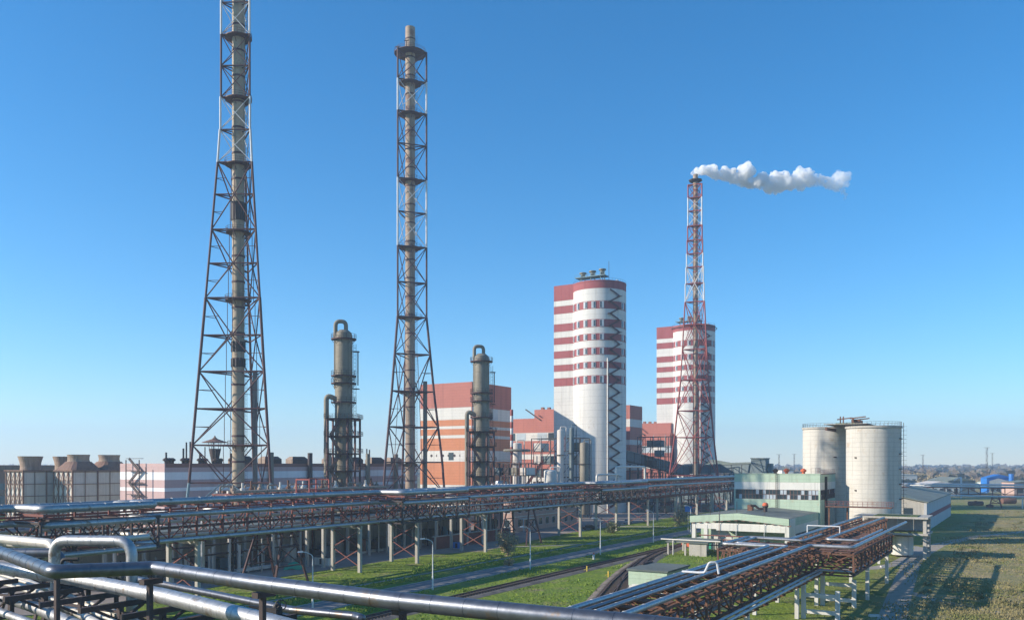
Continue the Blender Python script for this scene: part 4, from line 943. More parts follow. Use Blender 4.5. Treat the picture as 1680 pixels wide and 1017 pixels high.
tN, tF, zb, zt = -110.5, -117.0, 9.5, 13.7
LOOPS = ((59.5, 76.0), (130, 153), (220, 254)); tL = -103.5
secs = ((18, 118, 'left stretch of the long red steel pipe rack, up to the leaning trestle'), (118.4, 208, 'middle stretch of the long red steel pipe rack'), (208.4, 392, 'far stretch of the long red pipe rack running towards the green block'))
conc_at = (40, 88, 125.5, 143.5, 170, 220, 245, 271, 297, 321, 340, 359, 380); tre_at = (66, 107, 192)
for a, b, lab in secs:
    th = thing('pipe_rack', lab, 'pipe rack', W(a, tN), 'stretches of the long pipe rack'); B = Bars(th); m = RED
    rack_span(B, W, a, b, tN, tF, zb, zt, 5.0, m, .26, True)
    n = round((b - a) / 5); far_ = a > 200
    for i in range(n + 1):                             # stub posts and brackets that carry the pipes
        x = a + (b - a) * i / n
        B.add('stub_post', W(x, tN + .3, zt + .15), W(x, tN + .3, zt + .85), .24, m); B.add('stub_post', W(x, tN - 3.6, zt + .15), W(x, tN - 3.6, zt + .85), .24, m)
        B.add('pipe_bearer', W(x, tN + 1.7, zt + .95), W(x, tF - .6, zt + .95), .28, m)
        B.add('bracket', W(x, tN, zb - .35), W(x, tN + 2.0, zb - .35), .24, m); B.add('bracket', W(x, tN, zt - .95), W(x, tN + 1.6, zt - .95), .24, m)
        if not far_:
            B.add('light_brace', W(x, tF, zt), W(x + 2.5, tF, zb), .12, m); B.add('light_post', W(x + 2.5, tN - .05, zb), W(x + 2.5, tN - .05, zt), .14, m); B.add('light_brace', W(x + 2.5, tN - .06, zb), W(x + 5, tN - .06, zt), .12, m)
    for l0, l1 in LOOPS:                               # outriggers under the expansion loops
        if a <= l0 < b:
            nb = max(3, round((l1 - l0) / 4.4))
            for i in range(nb + 1):
                x = l0 + (l1 - l0) * i / nb
                for z in (zb, zt): B.add('outrigger', W(x, tN, z - .1), W(x, tL, z - .1), .24, DARK)
                B.add('outrigger_post', W(x, tL, zb), W(x, tL, zt), .24, DARK); B.add('outrigger_brace', W(x, tN, zb), W(x, tL, zt), .16, DARK); B.add('outrigger_brace', W(x, tN, zt), W(x, tL, zb), .14, DARK)
                if i < nb:
                    x2 = l0 + (l1 - l0) * (i + 1) / nb
                    B.add('outrigger_brace', W(x, tL, zb), W((x + x2) / 2, tL, zt), .15, DARK); B.add('outrigger_brace', W((x + x2) / 2, tL, zt), W(x2, tL, zb), .15, DARK)
            for z in (zb, zt): B.add('outrigger_chord', W(l0 - .3, tL, z), W(l1 + .3, tL, z), .3, DARK)
            for x in (l0 + .1, l1 - .1): B.add('pipe_bearer', W(x, tN + 1, zt + .9), W(x, tL + .6, zt + .9), .3, m)
    for k_, (t, z, w_) in enumerate(((-112.4, 11.05, .7), (-114.2, 11.05, .6), (-115.6, 11.05, .5))):  # dark trays and walkway added to close the open rack and darken it
        for i in range(0, n, 3): B.add('filler_tray', W(a + i * 5, t, z), W(min(b, a + i * 5 + 14.9), t, z), w_, DARK, .12)
    for i in range(0, n, 2): B.add('walkway', W(a + i * 5 + .05, -116.0, zb + .1), W(min(b, a + i * 5 + 9.95), -116.0, zb + .1), 1.4, DARK, .08); B.add('handrail', W(a + i * 5 + .05, -116.9, zb + 1.2), W(min(b, a + i * 5 + 9.95), -116.9, zb + 1.2), .08, DARK)
    B.done()
    for s in conc_at:
        if a <= s < b: portal(th, W, s, tN + .2, tF - .2, zb - .5, .62, True); portal(th, W, s + 1.8, tF - 4.5, tF - 9, zb - .6, .55, False) if s in (125.5, 170) else None
    for s in tre_at:
        if a <= s < b: trestle(th, W, s, tN, tF, zb - .2, MAST)
def looped(t, z, d, which=(0, 1, 2), s0=15, s1=395, tl=tL, dz=0.0):
    pts = [W(s0, t, z)]
    for k in which:
        l0, l1 = LOOPS[k]; l0 += d; l1 -= d
        pts += [W(l0, t, z), W(l0, tl, z + dz), W(l1, tl, z + dz), W(l1, t, z)]
    return pts + [W(s1, t, z)]
def pipe(label, pts, r, m=ALU, group=None, seam=6.0, n=14, rad=None, name='pipe'):
    return tag(tube(name, pts, r, m, None, n, rad, seam), label, 'pipe', group)
pipe('thickest bright pipe on the near top edge of the long rack', looped(tN + .9, 15.35, .3, tl=tL + .1), .52, ALU, seam=5)
pipe('second thick pipe on top of the long rack, behind the thickest', looped(tN - .6, 15.25, 1.9, tl=tL - 1.5), .44, ALUW, seam=5)
pipe('slim bright pipe along the middle of the long rack top', [W(15, tN - 2.6, 15.1), W(395, tN - 2.6, 15.1)], .30, ALUW)
pipe('slim dull pipe along the rear edge of the long rack top', [W(15, tF + .6, 15.15), W(395, tF + .6, 15.15)], .36, ALU)
pipe('silver pipe hung outside the rack just under the top chord', looped(tN + 1.0, 13.35, .5, tl=tL + .2), .40, ALU, seam=5)
pipe('lowest silver pipe hung along the bottom outside of the long rack', looped(tN + 1.2, 9.55, .5, which=(0,), s1=232, tl=tL + .3)[:-1] + [W(232, tN + 1.2, 9.55), W(232, tN + 1.2, 11.6), W(229, tN + 1.2, 11.6)], .36, ALU, seam=5)
pipe('thin pipe bracketed just above the lowest pipe of the long rack', [W(150, tN + .6, 11.4), W(230, tN + .6, 11.4)], .16, ALU, seam=0)
tiers = ('upper tier, nearest of four', 'upper tier, second of four', 'upper tier, third of four', 'upper tier, rearmost', 'lower tier, nearest of four', 'lower tier, rusty second', 'lower tier, third of four', 'lower tier, rearmost')
for (t, z, r, m), w_ in zip(((-111.6, 12.2, .26, ALUW), (-113.0, 12.2, .30, ALU), (-114.4, 12.2, .22, ALUW), (-116.2, 12.2, .26, ALUW), (-111.8, 9.95, .26, ALUW), (-113.4, 9.95, .22, RUST), (-115.0, 9.95, .30, ALUW), (-116.4, 9.95, .2, ALU)), tiers):
    pipe('thin pipe inside the long rack on the ' + w_, [W(15, t, z), W(395, t, z)], r, m, 'thin pipes inside the long rack', 0, 8)
pipe('low bright pipe jogging out of the rack at the left loop', [W(40, tN + .6, 11.0), W(58, tN + .6, 11.0), W(58, tL + 1.0, 11.1), W(74, tL + 1.0, 11.1), W(74, tN - 1, 11.1)], .36, ALUW, seam=4)
for l0, x, h, lab in ((236, 0, 2.2, 'low white expansion loop standing on the far rack top'), (250, 0, 4.6, 'tall white expansion loop standing on the far rack top')):
    a, b = W(l0, tN - 2.2, 15.3), W(l0 + (16 if h < 3 else 24), tN - 2.2, 15.3); up = Vector((0, 0, h))
    pipe(lab, [a, a + up, b + up, b], .34, ALUW, seam=0)
# second parallel run of pipes behind the rack, with small risers and elbows
for i, (s0, s1, t, z, r) in enumerate(((100, 185, -121, 13.0, .35), (60, 150, -123, 11.5, .4), (185, 330, -122, 12.6, .35), (120, 260, -125, 14.2, .3))):
    pipe(('grey pipe on stanchions behind the middle of the long rack', 'thick pipe behind the left part of the long rack', 'pipe on stanchions behind the far half of the long rack', 'highest of the pipes running behind the long rack')[i], [W(s0, t - 3, 0.2), W(s0, t - 3, z), W(s0, t, z), W(s1, t, z), W(s1, t, 0.2)], r, ALU, seam=4)

# ------------------------------------------------------------------ near rack at lower right
nN, nF, nb_, nt_ = -27.2, -32.3, 5.3, 8.3
th = thing('pipe_rack', 'rusty near pipe rack running from the lower edge to the silos', 'pipe rack', W(60, nN)); B = Bars(th)
rack_span(B, W, 30, 206, nN, nF, nb_, nt_, 4.0, RUST, .24, True)
for i in range(45):
    x = 30 + i * 4.0
    for t in (nN + .1, nF - .1): B.add('saddle', W(x, t, nt_ + .1), W(x, t, nt_ + .38), .5, RUST, .5)
    B.add('bracket', W(x, nN, nb_ - .3), W(x, nN + 1.9, nb_ - .3), .2, RUST); B.add('bracket_knee', W(x, nN, nb_ - 1.1), W(x, nN + 1.7, nb_ - .35), .14, RUST)
    B.add('deck_plate', W(x, nF + .6, nt_ + .02), W(x, nN - .6, nt_ + .02), .9 + .5 * ((i * 7) % 3), RUST, .1)
    B.add('inner_brace', W(x, nN, nb_), W(x, nF, nt_ - .4), .14, RUST); B.add('inner_brace', W(x, nF, nb_), W(x, nN, nt_ - .4), .14, RUST)
    if x < 200: B.add('mid_rail', W(x, nN + .02, 6.8), W(x + 4, nN + .02, 6.8), .14, RUST); B.add('inner_post', W(x + 2, nN - 1.6, nb_), W(x + 2, nN - 1.6, nt_ - .4), .16, RUST)
# loop platforms on both sides of the near rack
for l0, l1, ta, tb, zl in ((127, 166, nN, -21.0, nt_), (124, 139, nF, -39.4, nt_)):
    nb2 = round((l1 - l0) / 3.25)
    for i in range(nb2 + 1):
        x = l0 + (l1 - l0) * i / nb2
        for z in (nb_, zl): B.add('platform_beam', W(x, ta, z - .12), W(x, tb, z - .12), .22, RUST)
        B.add('platform_post', W(x, tb, nb_), W(x, tb, zl), .26, RUST); B.add('platform_brace', W(x, ta, nb_), W(x, tb, zl), .14, RUST); B.add('platform_brace', W(x, ta, zl), W(x, tb, nb_), .12, RUST)
        if i < nb2:
            x2 = l0 + (l1 - l0) * (i + 1) / nb2; B.add('platform_brace', W(x, tb, nb_), W(x2, tb, zl), .15, RUST)
            B.add('platform_plate', W((x + x2) / 2, ta + (tb - ta) * .12, zl + .02), W((x + x2) / 2, ta + (tb - ta) * .9, zl + .02), 1.0 + (i % 3) * .6, RUST, .08)
    for z in (nb_, zl):
        for q in (tb, (ta + tb) / 2): B.add('platform_chord', W(l0 - .2, q, z), W(l1 + .2, q, z), .28, RUST)
B.done()
for s in (46, 70, 95, 119, 131.5, 160, 193): portal(th, W, s, nN + .3, nF - .3, nb_ - .3, .5, False, CONCW)
for s in (119, 131.5):                                  # ladder-like concrete frames beside the rack
    for t in (-26.2, -21.8): bar('frame_column', W(s + .8, t, 0), W(s + .8, t, 5.0 if t < -25 else 4.0), .55, CONCW, th)
    for z in (1.0, 3.2): bar('frame_tie', W(s + .8, -26.2, z), W(s + .8, -21.8, z), .5, CONCW, th)
for s in (141, 162):
    bar('column', W(s, -21.3, 0), W(s, -21.3, nb_ - .3), .5, CONCW, th)
zp = nt_ + .75
pipe('dark blue-grey pipe on the far edge of the near rack, jogging left at the loop', [W(24, nF + .1, zp), W(125, nF + .1, zp), W(125, -39.0, zp), W(138, -39.0, zp), W(138, nF + .1, zp), W(205, nF + .1, zp)], .27, ALU, seam=4)
pipe('slim pipe beside the far edge pipe of the near rack', [W(24, nF + 1.1, zp - .1), W(123, nF + 1.1, zp - .1)], .2, ALUD, seam=4)
pipe('middle pipe on the deck of the near rack', [W(24, -29.9, zp), W(126.4, -29.9, zp), W(126.4, -37.4, zp + .1), W(136.6, -37.4, zp + .1), W(136.6, -29.9, zp), W(150, -29.9, zp)], .2, ALU, seam=4)
pipe('near edge pipe of the near rack, jogging right at the loop', [W(24, nN - .2, zp), W(129, nN - .2, zp), W(129, -21.4, zp), W(164, -21.4, zp), W(190, -21.4, zp)], .28, ALU, seam=4)
pipe('short pipe on the near rack that turns along the right loop platform', [W(204, nN - .2, zp), W(141, nN - .2, zp), W(141, -22.6, zp), W(166, -22.6, zp)], .23, ALU, seam=4)
pipe('tray of twin pipes low on the outside of the near rack', [W(24, nN + 1.0, nb_ + .15), W(130, nN + 1.0, nb_ + .15), W(130, -21.6, nb_ + .15), W(168, -21.6, nb_ + .15)], .17, ALU, seam=0, n=10)
pipe('outermost low pipe beside the near rack', [W(24, nN + 1.7, nb_ + .1), W(128, nN + 1.7, nb_ + .1)], .17, ALU, seam=0, n=10)
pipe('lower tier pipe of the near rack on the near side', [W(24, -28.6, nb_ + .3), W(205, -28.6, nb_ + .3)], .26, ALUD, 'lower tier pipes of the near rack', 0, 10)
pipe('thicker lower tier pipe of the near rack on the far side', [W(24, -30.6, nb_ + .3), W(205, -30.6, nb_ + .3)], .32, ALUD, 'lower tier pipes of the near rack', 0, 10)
a = W(88, nF + .4, zp + .35); pipe('thin white pipe crossing the near rack with a small bend', [a, W(88, -30.2, zp + .35), W(88, -29.4, zp + .4), W(88, -28.9, zp + 1.5), W(88.4, -28.2, zp + 1.5), W(88.4, -28.0, zp + .3)], .13, MASTW, seam=0, n=10)
a = W(142, -33.5, zp + .3); pipe('thin white frame-shaped pipe loop above the near rack', [W(152, -32.6, zp - .4), W(152, -32.6, zp + 1.3), W(152, -27.3, zp + 1.3), W(152, -27.3, zp + .2)], .11, MASTW, seam=0, n=10, rad=.1)
# end station of the near rack: concrete frame with white tank
en = thing('end_frame', 'concrete frame with pale panels at the silo end of the near rack', 'frame', W(206, nN)); BW2 = BLW
for s in (207, 216):
    for t in (-33, -19.5): bar('column', W(s, t, 0), W(s, t, 8.8), .7, CONC, en)
for z in (5.2, 8.8): gbox('slab', 206, 217, -34, -18.8, z, z + .4, CONC, en)
for k in range(4): gbox('wall_panel', 216.4, 216.7, -32.6 + k * 3.3, -29.4 + k * 3.3, 5.62, 8.7, BW2, en)
for k in range(7): gbox('side_slat', 206.8, 207.5, -19.2, -18.6, .6 + k * 1.1, 1.1 + k * 1.1, CONC, en)
gbox('moss_patch', 207, 212, -26, -19.5, 5.6, 5.75, MOSS, en); gbox('moss_patch', 207, 214, -30, -21, 9.2, 9.32, MOSS, en)
tk = thing('tank', 'white upright tank under the concrete end frame', 'tank', W(211, -24.5)); lathe('shell', W(211, -24.5), [(2.2, .4), (2.3, .5), (2.3, 4.6), (2.2, 4.7), (.6, 5.0)], CONCW, tk, 24)
for k in range(4): a = k * math.pi / 2 + .4; p = W(211, -24.5) + Vector((math.cos(a) * 1.8, math.sin(a) * 1.8, 0)); bar('leg', p, p + Vector((0, 0, .6)), .3, DARK, tk)
br = thing('footbridge', 'railed walkway at the foot of the silos', 'walkway', W(207, -33)); gbox('deck', 205, 208.5, -40, -26, 11.0, 11.2, RUST, br)
rail_fence(br, [W(205, -40, 11.2), W(205, -26, 11.2)], 1.1, RED, 1, 'guard_rail'); rail_fence(br, [W(208.5, -40, 11.2), W(208.5, -26, 11.2)], 1.1, RED, 1, 'guard_rail')
for t in (-39.5, -35.5): bar('leg', W(206.7, t, 0), W(206.7, t, 11), .3, RUST, br)
# yard of pipes before the low wing
vs_ = thing('valve_station', 'cluster of red valves and pipes in the open bay of the low wing', 'valve station', W(ls0 - 4, lt0 + 8))
for k in range(6):
    t = lt0 + 5 + k * 2.1; z = 2.2 + (k % 3) * .8
    tube('header', [W(ls0 - 1.5, t, 0), W(ls0 - 1.5, t, z), W(ls0 - 1.5, t + 1.6, z), W(ls0 - 1.5, t + 1.6, 0)], .14, RED if k % 2 else ALUW, vs_, 8)
    rod('handwheel', W(ls0 - 1.9, t + .8, z + .35), W(ls0 - 1.9, t + .8, z + .42), .35, RED, vs_, 12)
for z in (1.6, 3.0, 3.9): tube('header', [W(ls0 - 2.2, lt0 + 3, z), W(ls0 - 2.2, lt0 + 17, z)], .13, RED, vs_, 8)
pl = thing('loading_platform', 'concrete loading platform with white pipe beside the small hut', 'platform', W(ls0 - 9, lt0 + 2))
gbox('deck', ls0 - 14, ls0 - 3, lt0 - 1, lt0 + 9, 2.9, 3.2, ROOF, pl); gbox('wall', ls0 - 13.6, ls0 - 13.2, lt0 + 4.5, lt0 + 8.5, 0, 2.9, CONC, pl)
for t in (lt0 - .5, lt0 + 3.6, lt0 + 8.4):
    for s in (ls0 - 13.5, ls0 - 3.6): bar('column', W(s, t, 0), W(s, t, 2.9), .4, CONC, pl)
tube('edge_pipe', [W(ls0 - 14.2, lt0 - 2, 3.6), W(ls0 - 14.2, lt0 + 12, 3.6)], .18, ALUW, pl, 10); tube('edge_pipe', [W(ls0 - 14.4, lt0 + 1, .1), W(ls0 - 14.4, lt0 + 1, 3.4), W(ls0 - 10, lt0 + 1, 3.4)], .15, ALUW, pl, 10)
ra = thing('red_ramp', 'red roofed low ramp between the tracks and the low wing', 'ramp', GP(1128, 893)); p = GP(1118, 896); q = GP(1146, 890)
gs2, gt2 = ST(p); gbox('wall', gs2, gs2 + 14, gt2, gt2 + 4, 0, 1.1, ORANGE, ra); gbox('roof', gs2 - .3, gs2 + 14.3, gt2 - .3, gt2 + 4.3, 1.1, 1.4, CONCW, ra)
tt_ = thing('tarpaulin_tent', 'small green tarpaulin tent beside the low wing pier', 'tent', GP(1146, 899)); p = GP(1147, 899); sT, tT = ST(p)
mesh('canopy', [W(sT, tT, 1.2), W(sT, tT + 3.4, 1.2), W(sT + 3, tT + 3.4, 1.2), W(sT + 3, tT, 1.2), W(sT + 1.5, tT + 1.7, 2.5), W(sT, tT, 0), W(sT, tT + 3.4, 0), W(sT + 3, tT + 3.4, 0), W(sT + 3, tT, 0)], [(0, 1, 4), (1, 2, 4), (2, 3, 4), (3, 0, 4), (5, 6, 1, 0), (6, 7, 2, 1), (7, 8, 3, 2), (8, 5, 0, 3)], TARP, tt_)

# ------------------------------------------------------------------ foreground rack at lower left
fr = thing('pipe_rack', 'dark foreground rack of T-posts under the big pipes at lower left', 'pipe rack', W(36, -50)); B = Bars(fr)
for k in range(13):
    t = -82 + k * 5.2
    for s, zt2, arm in ((33.0, 8.9, 2.6), (41.5, 9.9, 3.4)):
        B.add('post', W(s, t, 0), W(s, t, zt2 - .2), .38, DARK); B.add('arm', W(s - arm, t, zt2), W(s + arm, t, zt2), .36, DARK, .42)
        B.add('knee', W(s - arm * .6, t, zt2 - .2), W(s, t, zt2 - 1.3), .2, DARK); B.add('knee', W(s + arm * .6, t, zt2 - .2), W(s, t, zt2 - 1.3), .2, DARK)
        B.add('low_arm', W(s - 3.4, t, 6.6), W(s + 3.4, t, 6.6), .3, DARK)
        if k < 12:
            B.add('stringer', W(s, t, zt2 - .6), W(s, t + 5.2, zt2 - .6), .2, DARK); B.add('stringer', W(s, t, 6.3), W(s, t + 5.2, 6.3), .22, DARK)
            if k % 2 == 0: B.add('brace', W(s, t, 6.4), W(s, t + 5.2, zt2 - .6), .12, DARK)
    if t < -10 and k % 2 == 0:
        B.add('tall_post', W(35.2, t + 2, 0), W(35.2, t + 2, 13.2), .3, DARK); B.add('pipe_shoe', W(34.6, t + 2, 13.35), W(36.0, t + 2, 13.35), .5, DARK, .35)
B.done()
zz = 14.1
P1 = [W(40.5, -95, zz), GP(0, 905, zz), GP(88, 937.5, zz), GP(255, 931, zz), GP(420, 956, zz), GP(650, 985, zz), GP(880, 1008, zz), GP(1070, 1026, zz), GP(1300, 1052, zz)]
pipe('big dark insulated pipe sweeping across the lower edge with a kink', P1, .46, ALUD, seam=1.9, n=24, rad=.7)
pipe('wide silver pipe sloping below the big dark pipe at lower left', [W(45, -86, 10.9), GP(109, 947, 10.9), GP(268, 977, 10.9), GP(424, 1016, 10.9), GP(520, 1042, 10.9)], .60, ALU, seam=2.0, n=22)
pipe('rusty slim pipe behind the wide silver pipe at lower left', [W(54, -92, 10.2), GP(186, 942, 10.2), GP(330, 970, 10.2), GP(480, 1000, 10.2), GP(582, 1010, 10.2), GP(594, 1014, 10.2), GP(594, 1014, 7.0)], .30, ALUD, seam=3.0, n=16)
# inverted U loop standing above the rack
a = GP(89, 884, 14.1); d1 = a.y
aL_, aR_ = Vector(((89 - 840) / F * 80, 80, 0)), Vector(((216.5 - 840) / F * 78, 78, 0))
pipe('tall silver inverted U-shaped pipe loop at lower left', [aL_ + Vector((0, 0, 6.0)), aL_ + Vector((0, 0, 13.8)), aR_ + Vector((0, 0, 13.9)), aR_ + Vector((0, 0, .2))], .50, ALU, seam=2.5, n=22, rad=1.5)
pipe('pale pipe coming in from the left edge behind the U loop', [AT(-120, 96, 13.2), AT(0, 90, 13.05), AT(88, 86, 12.9), AT(100, 85, 8.5)], .50, ALUW, seam=3, n=18)
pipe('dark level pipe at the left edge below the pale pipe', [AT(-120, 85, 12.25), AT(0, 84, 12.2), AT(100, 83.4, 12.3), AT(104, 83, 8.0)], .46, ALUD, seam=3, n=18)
low = (((-60, 935), (0, 950), (60, 970), (120, 1000), (190, 1040)), ((-60, 962), (0, 977), (50, 993), (110, 1018), (150, 1036)), ((-60, 985), (0, 1003), (60, 1025), (90, 1040)))
for i, (L, r, m) in enumerate(zip(low, (.34, .50, .34), (ALUW, ALU, ALU))):
    pipe(('bright pipe on the low tier at the left edge, uppermost of three', 'thick silver pipe on the low tier at the left edge', 'lowest silver pipe in the lower left corner')[i], [GP(x, y, 8.7 - .3 * i) for x, y in L], r, m, seam=2.5, n=16)
pipe('crooked bright pipe winding under the wide silver pipe', [GP(x, y, 8.4) for x, y in ((30, 948), (62, 962), (86, 972), (112, 978), (128, 990), (165, 1000), (205, 1012), (260, 1034))], .40, ALUW, seam=2.5, n=16, rad=.8)
pipe('grey pipe lowest under the wide silver pipe', [GP(x, y, 8.0) for x, y in ((60, 985), (120, 1003), (190, 1022), (240, 1036))], .36, ALUD, seam=2.5, n=16)
for i, (x0, y0, x1, y1) in enumerate(((0, 942, 140, 985), (0, 955, 150, 1003))):
    pipe(('slender pipe beside the uppermost low-tier pipe', 'second slender pipe on the low tier at the left edge')[i], [GP(x0 - 60, y0 - 18, 8.9), GP(x0, y0, 8.9), GP(x1, y1, 8.9), GP(x1 + 60, y1 + 24, 8.9)], .15, ALUW, seam=0, n=10)
# valve with handwheels on the wide pipe
va = thing('gate_valve', 'dark gate valve with handwheel on the slim pipe at the lower edge', 'valve', GP(447, 1000, 10.6)); q = GP(446, 1003, 10.5)
box('valve_body', q, (1.3, .7, .7), BLACK, va, -.4); rod('bonnet', q, q + Vector((.5, 0, .6)), .22, BLACK, va); bar('yoke', q + Vector((-.6, 0, .2)), q + Vector((-1.6, .1, .3)), .35, BLACK, va)
def wheel(c, ax, r, th):
    n = 20; ax = ax.normalized(); x = ax.cross(Vector((0, 0, 1))).normalized(); y = ax.cross(x); P = [c + (x * math.cos(2 * math.pi * i / n) + y * math.sin(2 * math.pi * i / n)) * r for i in range(n + 1)]
    o = tube('handwheel', P, .045, BLACK, th, 6, 0.01)
    for i in range(0, n, 5): rod('spoke', c, P[i], .03, BLACK, o, 5)
wheel(q + Vector((.75, -.45, .55)), Vector((.2, -1, .2)), .36, va); rod('stem', q, q + Vector((.75, -.45, .55)), .05, BLACK, va, 6)
rod('flange', q + Vector((-.2, .2, -.45)), q + Vector((.9, -.35, -.55)), .42, BLACK, va, 14)
# railed platform by the U loop
pf = thing('service_platform', 'black railed service platform inside the U-shaped pipe loop', 'platform', AT(150, 81)); a, b_ = AT(95, 81, 9.3), AT(196, 79.5, 9.3)
bar('deck', a, b_, 1.8, DARK, pf, .15); back = Vector((0.1, .9, .1)); front = Vector((-.1, -.9, .1))
for o_ in (back, front): rail_fence(pf, [a + o_, b_ + o_], 1.5, BLACK, .9, 'guard_rail')
for f_ in (.05, .5, .95): p = a.lerp(b_, f_); bar('leg', Vector((p.x, p.y, 0)), p, .3, DARK, pf)
box('valve_box', a + Vector((1.2, .2, .9)), (1.2, .8, 1.5), BLACK, pf); tube('riser', [a + Vector((.2, .3, -1)), a + Vector((.2, .3, 2.6)), a + Vector((1.8, .3, 2.6))], .18, BLACK, pf, 8)
# ------------------------------------------------------------------ street lamps
def lamp(label, p):
    th = thing('street_lamp', label, 'street lamp', p, 'lamps along the asphalt road')
    lathe('pole', p, [(.15, 0), (.15, 2.2), (.11, 2.3), (.075, 7.2)], LAMPM, th, 8)
    dirv = -N3 * 0 + Vector((-1, -.15, 0)).normalized()
    tube('arm', [p + Vector((0, 0, 7.1)), p + Vector((0, 0, 8.0)), p + dirv * .9 + Vector((0, 0, 8.45)), p + dirv * 1.5 + Vector((0, 0, 8.5))], .065, LAMPM, th, 8, .6)
    mesh('lamp_head', [p + dirv * a + Vector((0, s_ * w, 8.5 + z)) for a, w, z in ((1.35, .12, -.08), (2.1, .17, -.08), (1.35, .1, .14), (2.05, .1, .1)) for s_ in (-1, 1)], [(0, 1, 3, 2), (4, 6, 7, 5), (0, 4, 5, 1), (2, 3, 7, 6), (0, 2, 6, 4), (1, 5, 7, 3)], LAMPM, th)
    return th
for lab, x, y in (('street lamp closest to the viewer, behind the big dark pipe', 513, 1003), ('street lamp standing left of the trestle, second from the viewer', 710, 967), ('street lamp in front of the red trestle, third from the viewer', 870, 934), ('street lamp before the pink office, fourth from the viewer', 985, 910), ('street lamp left of the low wing, fifth from the viewer', 1072, 890), ('street lamp hidden partly by the low wing, under the blue sign', 1133, 876), ('farthest street lamp, beside the concrete legs near the green block', 1190, 861)):
    lamp(lab, GP(x, y))
sg = thing('road_sign', 'blue rectangular road sign beside the bush under the rack', 'sign', GP(1132, 873)); p = GP(1129, 872)
rod('post', p, p + Vector((0, 0, 7.6)), .07, LAMPM, sg, 6); box('panel', p + Vector((0, -.12, 7.0)), (2.1, .08, 1.7), BLUE, sg, .1)
mk = thing('marker_post', 'small white marker post with red top by the road', 'marker', GP(974, 917)); p = GP(974, 917); lathe('post', p, [(.28, 0), (.28, .9), (.22, 1.1)], MASTW, mk, 8); lathe('cap', p, [(.24, 1.1), (.1, 1.45)], ORANGE, mk, 8)
for i, (x, y) in enumerate(((963, 937), (998, 946))):
    s_ = thing('track_stop', ('yellow switch stand beside the straight track', 'low yellow switch stand on the grass beside the curved track')[i], 'switch stand', GP(x, y)); p = GP(x, y); YEL = MATS.get('yellow_paint') or mat('yellow_paint', (.6, .42, .06), .6)
    bar('post', p, p + Vector((0, 0, 1.1)), .2, YEL, s_); bar('lever', p + Vector((-.6, 0, .3)), p + Vector((.6, 0, .7)), .14, YEL, s_)

def car(label, p, ang, m):
    th = thing('parked_car', label, 'car', p, 'cars parked by the office'); R3 = Matrix.Translation(p) @ Matrix.Rotation(ang, 4, 'Z')
    pr = ((-2.1, .35), (-2.15, .8), (-1.2, .95), (-.55, 1.42), (1.0, 1.45), (1.75, .98), (2.15, .85), (2.15, .35)); v = [R3 @ Vector((x, y, z)) for y in (-.82, .82) for x, z in pr]; n = len(pr)
    mesh('body', v, [tuple(range(n))[::-1], tuple(range(n, 2 * n))] + [(i, (i + 1) % n, n + (i + 1) % n, n + i) for i in range(n)], m, th)
    for y in (-.84, .84): mesh('side_window', [R3 @ Vector((x, y, z)) for x, z in ((-.95, .98), (-.5, 1.36), (.95, 1.38), (1.5, 1.0))], [(0, 1, 2, 3)], GLASS, th)
    mesh('windscreen', [R3 @ Vector((x - .03, y, z + .03)) for x, z in ((-1.15, 1.0), (-.58, 1.4)) for y in (-.7, .7)], [(0, 1, 3, 2)], GLASS, th)
    for x in (-1.35, 1.35):
        for y in (-.75, .75): a_ = R3 @ Vector((x, y - .1, .32)); b2 = R3 @ Vector((x, y + .1, .32)); rod('wheel', a_, b2, .33, BLACK, th, 14)
    return th
CARD = mat('dark_car_paint', (.03, .035, .045), .25, .2, .1, 1); CARW = mat('pale_car_paint', (.5, .5, .5), .3, .2, .1, 1)
car('dark car parked before the pink office', GP(966, 868), math.radians(8), CARD); car('pale car parked on the yard right of the pink office', GP(1030, 858), math.radians(60), CARW)

# ------------------------------------------------------------------ yard clutter under and behind the main rack
random.seed(11)
def vessel(label, p, r, h, m, legs=True):
    th = thing('vessel', label, 'vessel', p); z0 = 1.2 if legs else 0
    lathe('shell', p, [(r * .3, z0), (r * .9, z0 + .3), (r, z0 + .7), (r, z0 + h - .7), (r * .9, z0 + h - .3), (r * .3, z0 + h)], m, th, 16)
    lathe('platform', p + Vector((0, 0, z0 + h * .7)), [(r, -.1), (r + .8, -.1), (r + .8, .1), (r, .1)], DARK, th, 14, caps=False, smooth=False)
    for k in range(3): a = k * 2.1; q = p + Vector((math.cos(a) * r * .8, math.sin(a) * r * .8, 0)); bar('leg', q, q + Vector((0, 0, z0 + .8)), .25, DARK, th)
    tube('top_pipe', [p + Vector((0, 0, z0 + h - .2)), p + Vector((0, 0, z0 + h + .9)), p + Vector((r + .9, 0, z0 + h + .9)), p + Vector((r + .9, 0, 0))], .2, m, th, 8)
    return th
vessel('pale round vessel with railing before the striped tower', AT(903, 318), 2.4, 17.5, CONCW)
vessel('slim pale column left of the striped tower foot', AT(919.5, 330), 1.3, 33, PANEL)
vessel('slim grey column with dark cap before the tower corner', AT(938, 335), .9, 34, GALV)
vessel('grey column with swan neck pipe before the shaded tower shell', AT(958.5, 328), 1.7, 28, COLM)
vessel('pale cylindrical vessel under the cross-shaped pipework', AT(848, 335), 2.0, 28, PANEL)
vessel('squat grey vessel behind the second process column', AT(822, 300), 2.2, 14, ALU)
